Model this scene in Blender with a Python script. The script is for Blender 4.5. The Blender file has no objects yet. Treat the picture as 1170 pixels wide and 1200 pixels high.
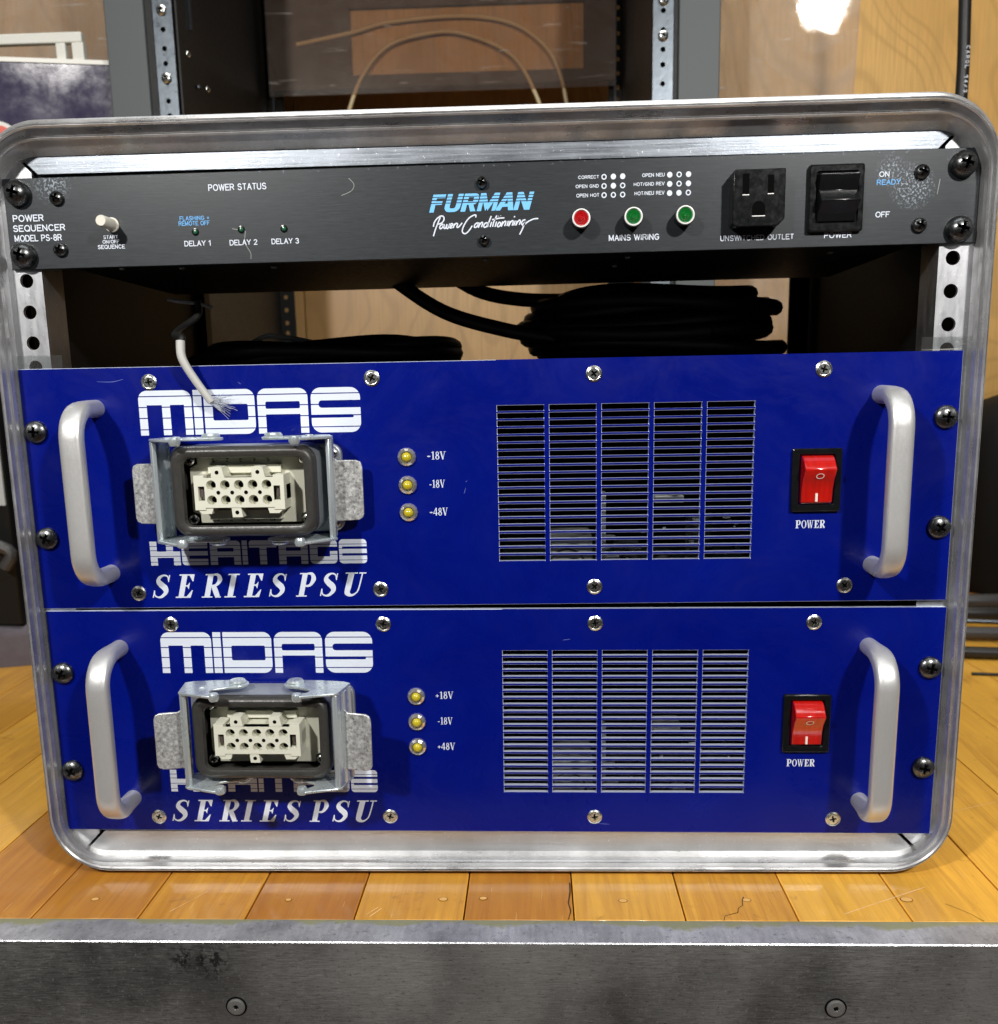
import bpy, bmesh, math, random
from math import sin, cos, pi, radians, atan2, hypot
from mathutils import Vector, Matrix
random.seed(7)
S = 0.001                                    # everything below is written in millimetres

# ------------------------------------------------------------------ camera, world, lamps, exposure
scn = bpy.context.scene
COL = scn.collection
cam_d = bpy.data.cameras.new('camera'); cam = bpy.data.objects.new('camera', cam_d); COL.objects.link(cam)
RT = Vector((0.99912962, 0.0373239, -0.01862596)); UP = Vector((0.01147391, 0.1833917, 0.98297296)); FW = Vector((-0.04010423, 0.98233111, -0.18280383))
cam.matrix_world = Matrix(((RT.x, UP.x, -FW.x, 27.104*S), (RT.y, UP.y, -FW.y, -488.217*S), (RT.z, UP.z, -FW.z, 115.177*S), (0, 0, 0, 1)))
cam_d.sensor_width = 36; cam_d.sensor_fit = 'HORIZONTAL'
cam_d.lens = 36*1100/1170; cam_d.shift_y = 60/1170
cam_d.clip_start = 0.01; cam_d.clip_end = 30
cam_d.dof.use_dof = True; cam_d.dof.focus_distance = 0.485; cam_d.dof.aperture_fstop = 15
scn.camera = cam
w = bpy.data.worlds.new("World"); scn.world = w; w.use_nodes = True
w.node_tree.nodes['Background'].inputs[0].default_value = (0.78, 0.88, 1.0, 1)
w.node_tree.nodes['Background'].inputs[1].default_value = 0.035

def lamp(name, typ, loc, watts, col, size, sy=None, aim=None):
    d = bpy.data.lights.new(name, typ); d.energy = watts; d.color = col
    o = bpy.data.objects.new(name, d); COL.objects.link(o); o.location = Vector(loc)*S
    if typ == 'AREA':
        d.shape = 'RECTANGLE'; d.size = size*S; d.size_y = (sy or size)*S
        v = (Vector(aim)-Vector(loc)).normalized(); o.rotation_euler = v.to_track_quat('-Z', 'Y').to_euler()
    else: d.shadow_soft_size = size*S
    return o
lamp('shop_lamp', 'POINT', (-450, -750, 620), 34, (1.0, 0.97, 0.93), 26)
lamp('shop_lamp', 'POINT', (450, -750, 620), 34, (1.0, 0.97, 0.93), 26)
lamp('overhead_light', 'AREA', (0, -420, 1700), 5, (0.93, 0.97, 1.0), 1500, 260, (0, -40, 0))  # soft overhead fill, added for ambient light; no fixture seen
lamp('overhead_light', 'AREA', (150, 300, 1500), 14, (1.0, 0.95, 0.86), 1300, 220, (150, 500, 0))
scn.view_settings.view_transform = 'Standard'; scn.view_settings.look = 'None'
scn.view_settings.exposure = 0.0; scn.view_settings.gamma = 1.0
try: scn.cycles.max_bounces = 8; scn.cycles.sample_clamp_indirect = 6
except Exception: pass

# ------------------------------------------------------------------ materials
class NT:
    def __init__(s, name):
        s.m = bpy.data.materials.new(name); s.m.use_nodes = True; s.t = s.m.node_tree; s.N = s.t.nodes; s.L = s.t.links
        s.b = s.N['Principled BSDF']; s.out = s.N['Material Output']
        s.co = s.N.new('ShaderNodeTexCoord')
    def set(s, **k):
        for a, v in k.items():
            i = s.b.inputs[a.replace('_', ' ')]
            if isinstance(v, (int, float)): i.default_value = v
            elif isinstance(v, tuple): i.default_value = v if (len(v) == 4 or i.type == 'VECTOR') else (*v, 1)
            else: s.L.new(v, i)
        return s
    def mapv(s, scale, rot=(0, 0, 0), src='Object', loc=(0, 0, 0)):
        n = s.N.new('ShaderNodeMapping'); n.inputs['Scale'].default_value = scale; n.inputs['Rotation'].default_value = rot
        n.inputs['Location'].default_value = loc
        s.L.new(s.co.outputs[src], n.inputs[0]); return n.outputs[0]
    def noise(s, v, scale=5, detail=4, rough=0.6, dist=0, w4=None):
        n = s.N.new('ShaderNodeTexNoise'); n.inputs['Scale'].default_value = scale; n.inputs['Detail'].default_value = detail
        n.inputs['Roughness'].default_value = rough; n.inputs['Distortion'].default_value = dist
        if w4 is not None: n.noise_dimensions = '4D'; s.L.new(w4, n.inputs['W'])
        s.L.new(v, n.inputs['Vector']); return n.outputs['Fac']
    def ramp(s, f, *st):
        n = s.N.new('ShaderNodeValToRGB'); e = n.color_ramp.elements
        while len(e) < len(st): e.new(0.5)
        for i, (p, c) in enumerate(st):
            e[i].position = p; e[i].color = (c, c, c, 1) if isinstance(c, (int, float)) else (*c, 1)
        s.L.new(f, n.inputs[0]); return n.outputs[0]
    def mix(s, f, a, b, mode='MIX'):
        n = s.N.new('ShaderNodeMix'); n.data_type = 'RGBA'; n.blend_type = mode
        for k, v in ((0, f), (6, a), (7, b)):
            if isinstance(v, (int, float)): n.inputs[k].default_value = v if k == 0 else (v, v, v, 1)
            elif isinstance(v, tuple): n.inputs[k].default_value = (*v, 1)
            else: s.L.new(v, n.inputs[k])
        return n.outputs[2]
    def math(s, op, a, b=0.0):
        n = s.N.new('ShaderNodeMath'); n.operation = op
        for k, v in ((0, a), (1, b)):
            if isinstance(v, (int, float)): n.inputs[k].default_value = v
            else: s.L.new(v, n.inputs[k])
        return n.outputs[0]
    def bump(s, h, strength=0.2, dist=0.0005):
        n = s.N.new('ShaderNodeBump'); n.inputs['Strength'].default_value = strength; n.inputs['Distance'].default_value = dist
        s.L.new(h, n.inputs['Height']); s.L.new(n.outputs[0], s.b.inputs['Normal']); return s
    def rand(s):
        n = s.N.new('ShaderNodeObjectInfo'); return n.outputs['Random']
    def sphere_mask(s, centre, r, soft):                     # centre, r in mm, object space
        n = s.N.new('ShaderNodeVectorMath'); n.operation = 'DISTANCE'; s.L.new(s.co.outputs['Object'], n.inputs[0])
        n.inputs[1].default_value = tuple(c*S for c in centre)
        m = s.N.new('ShaderNodeMapRange'); s.L.new(n.outputs['Value'], m.inputs[0])
        m.inputs[1].default_value = (r+soft)*S; m.inputs[2].default_value = max(0, r-soft)*S; return m.outputs[0]

def plain(name, col, rough=0.5, metal=0.0, spec=0.5, coat=0.0, var=0.0, bump=0.0, bs=900):
    t = NT(name); t.set(Base_Color=col, Roughness=rough, Metallic=metal, Specular_IOR_Level=spec, Coat_Weight=coat, Coat_Roughness=0.12)
    if var or bump:
        f = t.noise(t.mapv((1, 1, 1)), bs, 5, 0.7)
        if var:
            t.set(Base_Color=t.mix(f, tuple(c*(1-var) for c in col), tuple(min(1, c*(1+var)) for c in col)))
            t.set(Roughness=t.ramp(f, (0.2, max(0.02, rough-0.12)), (0.8, min(1, rough+0.12))))
        if bump: t.bump(f, bump, 0.0003)
    return t.m

M = {}
# blue painted panel: faint dust and handling marks
t = NT('blue_paint')
f1 = t.noise(t.mapv((1, 1, 1)), 14, 5, 0.65); f2 = t.noise(t.mapv((1, 1, 1)), 2500, 2, 0.6)
f3 = t.noise(t.mapv((60, 60, 900), (0, radians(20), 0)), 3, 3, 0.5)
t.set(Base_Color=t.mix(t.ramp(f1, (0.35, 0.0), (0.75, 1.0)), (0.0004, 0.0045, 0.150), (0.0010, 0.0072, 0.190)),
      Roughness=t.ramp(t.noise(t.mapv((1, 1, 1)), 22, 6, 0.75, 1.0), (0.35, 0.20), (0.68, 0.40)), Specular_IOR_Level=0.22)
t.bump(f2, 0.05, 0.0001); M['blue'] = t.m
M['bare'] = plain('bare_panel_edge', (0.55, 0.60, 0.72), 0.42, 0.3, var=0.12)
# black brushed anodised faceplate, with horizontal brushing, scuffs and adhesive residue
t = NT('brushed_black')
st = t.noise(t.mapv((170, 170, 4200)), 1, 5, 0.7); st2 = t.noise(t.mapv((60, 60, 1500), loc=(3, 2, 1)), 1, 5, 0.7)
base = t.mix(st, (0.004, 0.006, 0.008), (0.023, 0.028, 0.033))
base = t.mix(t.ramp(st2, (0.4, 0.0), (0.75, 0.45)), base, (0.040, 0.047, 0.054))
dots = t.ramp(t.noise(t.mapv((1, 1, 1)), 900, 3, 0.7), (0.52, 0.0), (0.60, 1.0))
mk = t.math('MULTIPLY', t.math('MAXIMUM', t.sphere_mask((209, 0, 5), 9, 3), t.math('MULTIPLY', t.sphere_mask((199, 0, 12), 6, 3), 0.8)), dots)
mk2 = t.math('MULTIPLY', t.sphere_mask((-216, 0, 19), 6, 5), t.ramp(t.noise(t.mapv((1, 1, 1)), 700, 3, 0.7), (0.5, 0.0), (0.58, 1.0)))
gz = t.N.new('ShaderNodeSeparateXYZ'); t.L.new(t.co.outputs['Object'], gz.inputs[0])
edge = t.math('MULTIPLY', t.ramp(t.math('MULTIPLY', gz.outputs['Z'], 40.0), (0.80, 0.0), (0.87, 1.0)), t.ramp(t.noise(t.mapv((1, 1, 1)), 420, 4, 0.75), (0.60, 0.0), (0.64, 1.0)))
wear = t.math('MAXIMUM', t.math('MAXIMUM', mk, mk2), edge)
base = t.mix(t.math('MULTIPLY', wear, 0.5), base, (0.42, 0.50, 0.58))
t.set(Base_Color=base, Roughness=t.ramp(st, (0.3, 0.33), (0.7, 0.42)), Metallic=0.2, Specular_IOR_Level=0.5)
t.bump(st, 0.25, 0.0001); M['brushed'] = t.m
# raw aluminium: rails and rim
def alu(name, dirscale, col=(0.70, 0.72, 0.75), rough=0.36, dirt=0.25, met=1.0):
    t = NT(name)
    a = t.noise(t.mapv(dirscale), 1, 6, 0.7); b = t.noise(t.mapv((1, 1, 1)), 35, 6, 0.7); c = t.noise(t.mapv((1, 1, 1)), 520, 4, 0.8)
    dk = tuple(x*(1-dirt) for x in col)
    base = t.mix(t.ramp(b, (0.35, 0.0), (0.7, 1.0)), dk, col)
    base = t.mix(t.ramp(c, (0.63, 0.0), (0.68, 0.8)), base, (0.95, 0.96, 0.98))
    base = t.mix(t.ramp(c, (0.27, 0.6), (0.33, 0.0)), base, (0.12, 0.11, 0.10))
    t.set(Base_Color=base, Metallic=met, Roughness=t.math('ADD', t.ramp(a, (0.3, rough-0.1), (0.75, rough+0.1)), t.math('MULTIPLY', b, 0.08)))
    t.bump(t.math('ADD', a, t.math('MULTIPLY', c, 0.6)), 0.25, 0.0002)
    return t.m
M['rim'] = alu('case_aluminium', (40, 200, 40), (0.74, 0.74, 0.74), 0.29, 0.38, 0.75)
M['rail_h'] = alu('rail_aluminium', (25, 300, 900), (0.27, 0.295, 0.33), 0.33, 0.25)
M['rail_lit'] = alu('lit_rail_aluminium', (25, 300, 900), (0.66, 0.67, 0.68), 0.42, 0.15)  # same aluminium as the top rail, its brighter lighting put into the colour
M['rail_v'] = alu('ear_aluminium', (300, 300, 60), (0.54, 0.55, 0.57), 0.40, 0.2)
M['handle'] = plain('satin_handle', (0.70, 0.70, 0.69), 0.40, 0.65, var=0.10, bump=0.16, bs=1900)
M['black'] = plain('black_plastic', (0.006, 0.0065, 0.007), 0.2, 0, 0.3, var=0.2, bs=300)
M['blackmatte'] = plain('black_matte', (0.005, 0.005, 0.005), 0.7, 0, 0.2)
M['shell'] = plain('dark_shell', (0.003, 0.003, 0.0035), 0.6, 0, 0.2, var=0.2, bump=0.3, bs=1200)
M['blackscrew'] = plain('black_screw', (0.15, 0.155, 0.155), 0.29, 1.0, var=0.2, bs=1500)
M['recess'] = plain('recess', (0.002, 0.002, 0.002), 0.9, spec=0.05)
M['zincscrew'] = plain('zinc_screw', (0.72, 0.74, 0.70), 0.26, 1.0, var=0.2, bump=0.2, bs=1600)
M['steelscrew'] = plain('steel_screw', (0.26, 0.26, 0.25), 0.35, 0.6, var=0.25, bs=1500)
M['chrome'] = plain('chrome', (0.86, 0.83, 0.76), 0.12, 0.85)
M['yellow'] = plain('amber_lens', (0.52, 0.43, 0.02), 0.18, 0, 0.6, coat=0.5)
M['white'] = plain('white_print', (0.66, 0.71, 0.80), 0.5, spec=0.2)
M['whitebz'] = plain('white_bezel', (0.80, 0.80, 0.78), 0.35)
M['cyan'] = plain('blue_print', (0.10, 0.36, 0.72), 0.5)
M['cyan2'] = plain('light_blue_print', (0.16, 0.50, 0.86), 0.5)
M['redlens'] = plain('red_lens', (0.40, 0.006, 0.008), 0.07, 0, 0.7, coat=1.0)
M['greenlens'] = plain('green_lens', (0.005, 0.13, 0.02), 0.07, 0, 0.7, coat=1.0)
M['dimlens'] = plain('dim_green_lens', (0.02, 0.10, 0.05), 0.2, 0, 0.6)
M['cream'] = plain('cream_button', (0.62, 0.60, 0.52), 0.4)
t = NT('red_rocker'); f = t.noise(t.mapv((500, 1, 60)), 1, 3)
t.set(Base_Color=t.mix(f, (0.30, 0.004, 0.003), (0.66, 0.014, 0.008)), Roughness=0.16, Coat_Weight=1.0, Coat_Roughness=0.08, Subsurface_Weight=0.08, Subsurface_Scale=0.003, Subsurface_Radius=(1.0, 0.1, 0.05)); M['rocker'] = t.m
M['legend'] = plain('legend_white', (0.85, 0.72, 0.66), 0.4)
# galvanised lever plate, zinc passivated
t = NT('zinc_lever'); v = t.N.new('ShaderNodeTexVoronoi'); v.inputs['Scale'].default_value = 520; t.L.new(t.mapv((1, 1, 1)), v.inputs['Vector'])
f = t.noise(t.mapv((1, 1, 1)), 480, 5, 0.75)
t.set(Base_Color=t.mix(t.ramp(f, (0.35, 0.0), (0.65, 1.0)), (0.30, 0.29, 0.29), (0.80, 0.82, 0.80)), Metallic=0.55, Roughness=t.ramp(f, (0.3, 0.24), (0.7, 0.48)))
t.bump(f, 0.5, 0.0003); M['zinc'] = t.m
t = NT('zinc_smooth'); f = t.noise(t.mapv((120, 120, 30)), 1, 4)
t.set(Base_Color=t.mix(f, (0.52, 0.60, 0.62), (0.78, 0.84, 0.86)), Metallic=0.65, Roughness=t.ramp(f, (0.3, 0.2), (0.7, 0.36))); t.bump(f, 0.2, 0.0003); M['zincs'] = t.m
M['housing'] = plain('grey_housing', (0.42, 0.45, 0.48), 0.4, 0.6, var=0.15, bump=0.1, bs=700)
M['seal'] = plain('dark_seal', (0.044, 0.042, 0.038), 0.34, 0.1, var=0.35, bump=0.35, bs=900)
M['ivory'] = plain('ivory_plastic', (0.66, 0.66, 0.55), 0.42, 0, 0.45, var=0.05, bs=300)
M['ivory2'] = plain('ivory_plate', (0.60, 0.60, 0.49), 0.45, 0, 0.45, var=0.05, bs=300)
M['brass'] = plain('contact_metal', (0.25, 0.2, 0.18), 0.4, 0.8)
M['ink'] = plain('black_ink', (0.02, 0.02, 0.02), 0.6)
M['pcb'] = plain('circuit_green', (0.03, 0.05, 0.035), 0.5, var=0.4, bs=200)
M['comp'] = plain('component_white', (0.45, 0.46, 0.44), 0.5)
M['cable'] = plain('black_rubber', (0.010, 0.010, 0.010), 0.45, 0, 0.45, var=0.3, bs=400)
M['cablegrey'] = plain('grey_rubber', (0.05, 0.05, 0.052), 0.45, 0, 0.5)
M['wirewhite'] = plain('white_sleeve', (0.46, 0.455, 0.43), 0.5, var=0.06, bs=500)
M['strand'] = plain('strand', (0.52, 0.55, 0.60), 0.4, 0.2)
M['greypaint'] = plain('grey_paint', (0.066, 0.077, 0.079), 0.5, 0.1, var=0.08, bump=0.4, bs=1300)
M['cabdark'] = plain('cabinet_black', (0.007, 0.008, 0.008), 0.5, 0, 0.3, var=0.25, bs=300)
M['galv'] = plain('galvanised_rail', (0.10, 0.115, 0.13), 0.34, 1.0, var=0.3, bump=0.3, bs=160)
M['purple'] = plain('purple_board', (0.040, 0.034, 0.072), 0.12, 0, 0.4, var=0.15, bump=0.22, bs=30)
M['whiteplastic'] = plain('white_plastic', (0.66, 0.66, 0.60), 0.4)
M['redpaint'] = plain('red_print', (0.62, 0.06, 0.02), 0.4)
M['fabric'] = plain('grey_fabric', (0.14, 0.125, 0.145), 0.85, 0, 0.2, var=0.25, bump=0.5, bs=120)
M['crack'] = plain('crack_dark', (0.02, 0.01, 0.005), 0.9)
M['knot'] = plain('nail_plug', (0.75, 0.42, 0.12), 0.5)
M['scratch'] = plain('wood_scratch', (0.80, 0.55, 0.26), 0.6)
M['reflection'] = plain('reflected_tan', (0.60, 0.48, 0.28), 0.5)  # tan for the cable loops mirrored in the cabinet window
M['brownboard'] = plain('brown_board', (0.06, 0.032, 0.022), 0.6, var=0.3, bs=30)
M['scuff'] = plain('scuff', (0.12, 0.16, 0.42), 0.4)
M['floor'] = plain('floor_boards', (0.10, 0.050, 0.032), 0.5, var=0.3, bs=20)
M['palebox'] = plain('pale_case', (0.55, 0.60, 0.62), 0.5)

# varnished workbench planks, grain along Y
t = NT('varnished_plank'); rr = t.rand()
off = t.math('MULTIPLY', rr, 40.0)
g = t.noise(t.mapv((130, 9, 60)), 1, 7, 0.62, 0.6, off); g2 = t.noise(t.mapv((420, 16, 60)), 1, 5, 0.7, 0.2, off); g3 = t.noise(t.mapv((1, 1, 1)), 9, 5, 0.6, 0.5, off)
c = t.mix(t.ramp(g, (0.3, 0.0), (0.7, 1.0)), (0.50, 0.205, 0.016), (0.92, 0.48, 0.050))
c = t.mix(t.ramp(g2, (0.30, 0.75), (0.52, 0.0)), c, (0.36, 0.13, 0.018))
c = t.mix(t.ramp(g3, (0.32, 0.7), (0.62, 0.0)), c, (0.42, 0.18, 0.03))
c = t.mix(t.math('MULTIPLY', t.ramp(rr, (0.0, 0.0), (1.0, 1.0)), 0.6), c, (1.0, 0.58, 0.09))
c = t.mix(t.ramp(rr, (0.0, 0.6), (0.4, 0.0)), c, (0.36, 0.115, 0.012))
dt = t.noise(t.mapv((1, 1, 1)), 70, 6, 0.8, 0.5); c = t.mix(t.ramp(dt, (0.60, 0.0), (0.70, 0.5)), c, (0.22, 0.09, 0.02))
g4 = t.noise(t.mapv((26, 5, 60)), 1, 6, 0.65, 1.2, off); c = t.mix(t.ramp(g4, (0.56, 0.0), (0.70, 0.55)), c, (0.34, 0.13, 0.025))
c = t.mix(t.ramp(t.noise(t.mapv((900, 40, 1), (0, 0, radians(38))), 1, 2, 0.5), (0.70, 0.0), (0.74, 0.5)), c, (0.80, 0.52, 0.2))
t.set(Base_Color=c, Roughness=t.ramp(g3, (0.3, 0.34), (0.7, 0.5)), Specular_IOR_Level=0.4, Coat_Weight=0.8, Coat_Roughness=t.ramp(t.noise(t.mapv((1, 1, 1)), 45, 5, 0.7), (0.35, 0.06), (0.7, 0.24)))
t.bump(t.math('ADD', g2, t.noise(t.mapv((1, 1, 1)), 60, 4)), 0.25, 0.0003); M['plank'] = t.m
# plywood backdrop: contour-like rotary grain
def plyw(name, a, b, sc, dist):
    t = NT(name); r0 = t.rand()
    n1 = t.noise(t.mapv((1.0, 1, 0.42)), sc, 2, 0.45, dist, r0); k = t.math('SINE', t.math('MULTIPLY', n1, 150.0)); fine = t.noise(t.mapv((420, 1, 14)), 1, 4, 0.6)
    c = t.mix(t.ramp(n1, (0.3, 0.0), (0.7, 1.0)), a, b)
    c = t.mix(t.ramp(k, (0.0, 0.0), (0.6, 0.05), (0.98, 0.34)), c, tuple(x*0.5 for x in a)); c = t.mix(t.ramp(fine, (0.35, 0.0), (0.7, 0.75)), c, tuple(x*0.5 for x in b)); c = t.mix(t.ramp(t.noise(t.mapv((1, 1, 1)), 3.2, 4), (0.4, 0.0), (0.7, 0.45)), c, tuple(x*0.6 for x in a))
    t.set(Base_Color=c, Roughness=0.42, Coat_Weight=0.2); return t.m
M['ply'] = plyw('plywood', (0.60, 0.34, 0.095), (0.86, 0.55, 0.19), 4.2, 0.8)
M['plyslot'] = plyw('plywood_pale', (0.50, 0.28, 0.10), (0.74, 0.47, 0.19), 3.6, 0.8)
# worn steel angle
def steel(name, lo, hi, rough, sc, stain=False):
    t = NT(name); a = t.noise(t.mapv(sc), 1, 8, 0.75); b = t.noise(t.mapv((1, 1, 1)), 14, 5, 0.65); d = t.noise(t.mapv((1, 1, 1)), 700, 4, 0.75)
    c = t.mix(t.ramp(a, (0.3, 0.0), (0.72, 1.0)), lo, hi); c = t.mix(t.ramp(b, (0.35, 0.8), (0.62, 0.0)), c, tuple(x*0.4 for x in lo))
    if not stain:
        c = t.mix(t.ramp(t.noise(t.mapv((1, 1, 1)), 5, 3), (0.45, 0.0), (0.62, 0.5)), c, tuple(x*1.4 for x in hi))
        blot = t.math('MULTIPLY', t.math('MAXIMUM', t.sphere_mask((-135, -77, -10), 8, 4), t.sphere_mask((-149, -77, -9), 6, 3)), t.ramp(t.noise(t.mapv((1, 1, 1)), 260, 4, 0.7), (0.45, 0.0), (0.55, 0.85)))
        c = t.mix(blot, c, 0.01)
    c = t.mix(t.ramp(d, (0.58, 0.0), (0.72, 0.45)), c, tuple(min(1, x*1.5) for x in hi)); c = t.mix(t.ramp(t.noise(t.mapv((260, 260, 900)), 1, 5, 0.8), (0.34, 0.7), (0.44, 0.0)), c, tuple(x*0.4 for x in lo))
    if stain:
        sx = t.N.new('ShaderNodeSeparateXYZ'); t.L.new(t.co.outputs['Object'], sx.inputs[0])
        e = t.math('ADD', t.math('MULTIPLY', sx.outputs['Y'], 60.0), t.math('ADD', t.math('MULTIPLY', b, 2.2), 3.0))
        c = t.mix(t.ramp(e, (0.40, 0.0), (0.55, 0.9)), c, (0.40, 0.40, 0.22))
    t.set(Base_Color=c, Metallic=0.6 if stain else 0.8, Roughness=t.math('ADD', t.ramp(a, (0.3, rough-0.08), (0.7, rough+0.1)), t.math('MULTIPLY', b, 0.1)))
    t.bump(t.math('ADD', a, t.math('MULTIPLY', d, 0.4)), 0.35, 0.0003); return t.m
M['steeltop'] = steel('steel_top', (0.48, 0.49, 0.53), (0.74, 0.75, 0.79), 0.5, (420, 60, 60), True)
M['steelfront'] = steel('steel_front', (0.10, 0.10, 0.10), (0.44, 0.445, 0.43), 0.44, (150, 150, 2000))
M['steeledge'] = plain('worn_edge', (0.42, 0.43, 0.45), 0.36, 1.0, var=0.85, bump=0.8, bs=330)
# clear scratched acrylic
def acrylic(name, tint, haze, rough, gw=0.10, bmp=0.35):
    t = NT(name); N, L = t.N, t.L
    tr = N.new('ShaderNodeBsdfTransparent'); tr.inputs[0].default_value = (*tint, 1)
    gl = N.new('ShaderNodeBsdfGlossy'); gl.inputs['Roughness'].default_value = rough
    df = N.new('ShaderNodeBsdfDiffuse'); df.inputs[0].default_value = (0.8, 0.78, 0.74, 1)
    f = t.noise(t.mapv((1, 1, 1)), 22, 6, 0.7, 1.5); sc_ = t.noise(t.mapv((14, 1, 260), (0, radians(24), 0)), 1, 3, 0.5, 1.0)
    bp = N.new('ShaderNodeBump'); bp.inputs['Strength'].default_value = bmp; bp.inputs['Distance'].default_value = 0.002; L.new(f, bp.inputs['Height']); L.new(bp.outputs[0], gl.inputs['Normal'])
    m1 = N.new('ShaderNodeMixShader'); m2 = N.new('ShaderNodeMixShader')
    L.new(t.math('ADD', t.math('MULTIPLY', f, haze), t.ramp(sc_, (0.66, 0.0), (0.72, 0.22))), m1.inputs[0]); L.new(tr.outputs[0], m1.inputs[1]); L.new(df.outputs[0], m1.inputs[2])
    m2.inputs[0].default_value = gw; L.new(m1.outputs[0], m2.inputs[1]); L.new(gl.outputs[0], m2.inputs[2])
    L.new(m2.outputs[0], t.out.inputs['Surface']); return t.m
M['acrylic'] = acrylic('scratched_acrylic', (0.90, 0.87, 0.85), 0.22, 0.03, 0.05, 0.05)
M['smoky'] = acrylic('smoky_acrylic', (0.84, 0.76, 0.68), 0.07, 0.15, 0.04, 0.1)
M['tape'] = acrylic('clear_tape', (0.93, 0.94, 0.94), 0.04, 0.12)

# ------------------------------------------------------------------ mesh helpers (millimetres)
class MB:
    def __init__(s): s.v = []; s.f = []; s.mi = []
    def add(s, vs, fs, mi=0):
        b = len(s.v); s.v += [tuple(p) for p in vs]; s.f += [tuple(b+i for i in f) for f in fs]; s.mi += [mi]*len(fs)
    def box(s, x0, x1, y0, y1, z0, z1, mi=0):
        s.add([(x0,y0,z0),(x1,y0,z0),(x1,y1,z0),(x0,y1,z0),(x0,y0,z1),(x1,y0,z1),(x1,y1,z1),(x0,y1,z1)],
              [(0,1,5,4),(1,2,6,5),(2,3,7,6),(3,0,4,7),(4,5,6,7),(3,2,1,0)], mi); return s
    def prism(s, poly, y0, y1, mi=0):                      # polygon in x,z (counter-clockwise seen from -Y), extruded along y
        n = len(poly); vs = [(x, y0, z) for x, z in poly]+[(x, y1, z) for x, z in poly]
        s.add(vs, [tuple(range(n)), tuple(range(2*n-1, n-1, -1))]+[(i, n+i, n+(i+1) % n, (i+1) % n) for i in range(n)], mi); return s
    def prismz(s, poly, z0, z1, mi=0):                     # polygon in x,y
        n = len(poly); vs = [(x, y, z0) for x, y in poly]+[(x, y, z1) for x, y in poly]
        s.add(vs, [tuple(range(n-1, -1, -1)), tuple(range(n, 2*n))]+[(i, (i+1) % n, n+(i+1) % n, n+i) for i in range(n)], mi); return s
    def prismx(s, poly, x0, x1, mi=0):                     # polygon in y,z
        n = len(poly); vs = [(x0, y, z) for y, z in poly]+[(x1, y, z) for y, z in poly]
        s.add(vs, [tuple(range(n-1, -1, -1)), tuple(range(n, 2*n))]+[(i, (i+1) % n, n+(i+1) % n, n+i) for i in range(n)], mi); return s
    def lathe(s, cx, cz, prof, seg=32, mi=0):              # profile (r, y) around the Y axis; first and last closed if r == 0
        b = len(s.v)
        for r, y in prof:
            for k in range(seg):
                a = 2*pi*k/seg; s.v.append((cx+r*cos(a), y, cz+r*sin(a)))
        for i in range(len(prof)-1):
            for k in range(seg):
                k2 = (k+1) % seg; s.f.append((b+i*seg+k, b+i*seg+k2, b+(i+1)*seg+k2, b+(i+1)*seg+k)); s.mi.append(mi)
        return s
    def lathez(s, cx, cy, prof, seg=24, mi=0):
        b = len(s.v)
        for r, z in prof:
            for k in range(seg):
                a = 2*pi*k/seg; s.v.append((cx+r*cos(a), cy+r*sin(a), z))
        for i in range(len(prof)-1):
            for k in range(seg):
                k2 = (k+1) % seg; s.f.append((b+i*seg+k, b+i*seg+k2, b+(i+1)*seg+k2, b+(i+1)*seg+k)); s.mi.append(mi)
        return s
    def tube(s, pts, r, seg=10, mi=0, smooth=3, cap=True, rfun=None):
        P = catmull(pts, smooth) if smooth > 1 else [Vector(p) for p in pts]
        n = len(P); b = len(s.v); up = None
        for i, p in enumerate(P):
            d = (P[min(i+1, n-1)]-P[max(i-1, 0)]).normalized()
            if up is None: up = Vector((0, 0, 1)) if abs(d.z) < 0.9 else Vector((1, 0, 0))
            x = d.cross(up).normalized(); up = x.cross(d).normalized()
            rr = rfun(i/(n-1)) if rfun else r
            for k in range(seg):
                a = 2*pi*k/seg; s.v.append(tuple(p+x*rr*cos(a)+up*rr*sin(a)))
        for i in range(n-1):
            for k in range(seg):
                k2 = (k+1) % seg; s.f.append((b+i*seg+k, b+i*seg+k2, b+(i+1)*seg+k2, b+(i+1)*seg+k)); s.mi.append(mi)
        if cap:
            s.f.append(tuple(b+k for k in range(seg-1, -1, -1))); s.f.append(tuple(b+(n-1)*seg+k for k in range(seg))); s.mi += [mi, mi]
        return s
    def loft(s, rings, closed=False, mi=0):                # rings: equal-length lists of points
        n = len(rings[0]); b = len(s.v)
        for r in rings: s.v += [tuple(p) for p in r]
        m = len(rings)
        for i in range(m if closed else m-1):
            j = (i+1) % m
            for k in range(n):
                k2 = (k+1) % n; s.f.append((b+i*n+k, b+i*n+k2, b+j*n+k2, b+j*n+k)); s.mi.append(mi)
        return s
def catmull(pts, k):
    P = [Vector(p) for p in pts]; out = []
    for i in range(len(P)-1):
        a = P[max(i-1, 0)]; b = P[i]; c = P[i+1]; d = P[min(i+2, len(P)-1)]
        for j in range(k):
            u = j/k; out.append(0.5*((2*b)+(c-a)*u+(2*a-5*b+4*c-d)*u*u+(3*b-a-3*c+d)*u**3))
    out.append(P[-1]); return out
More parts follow.
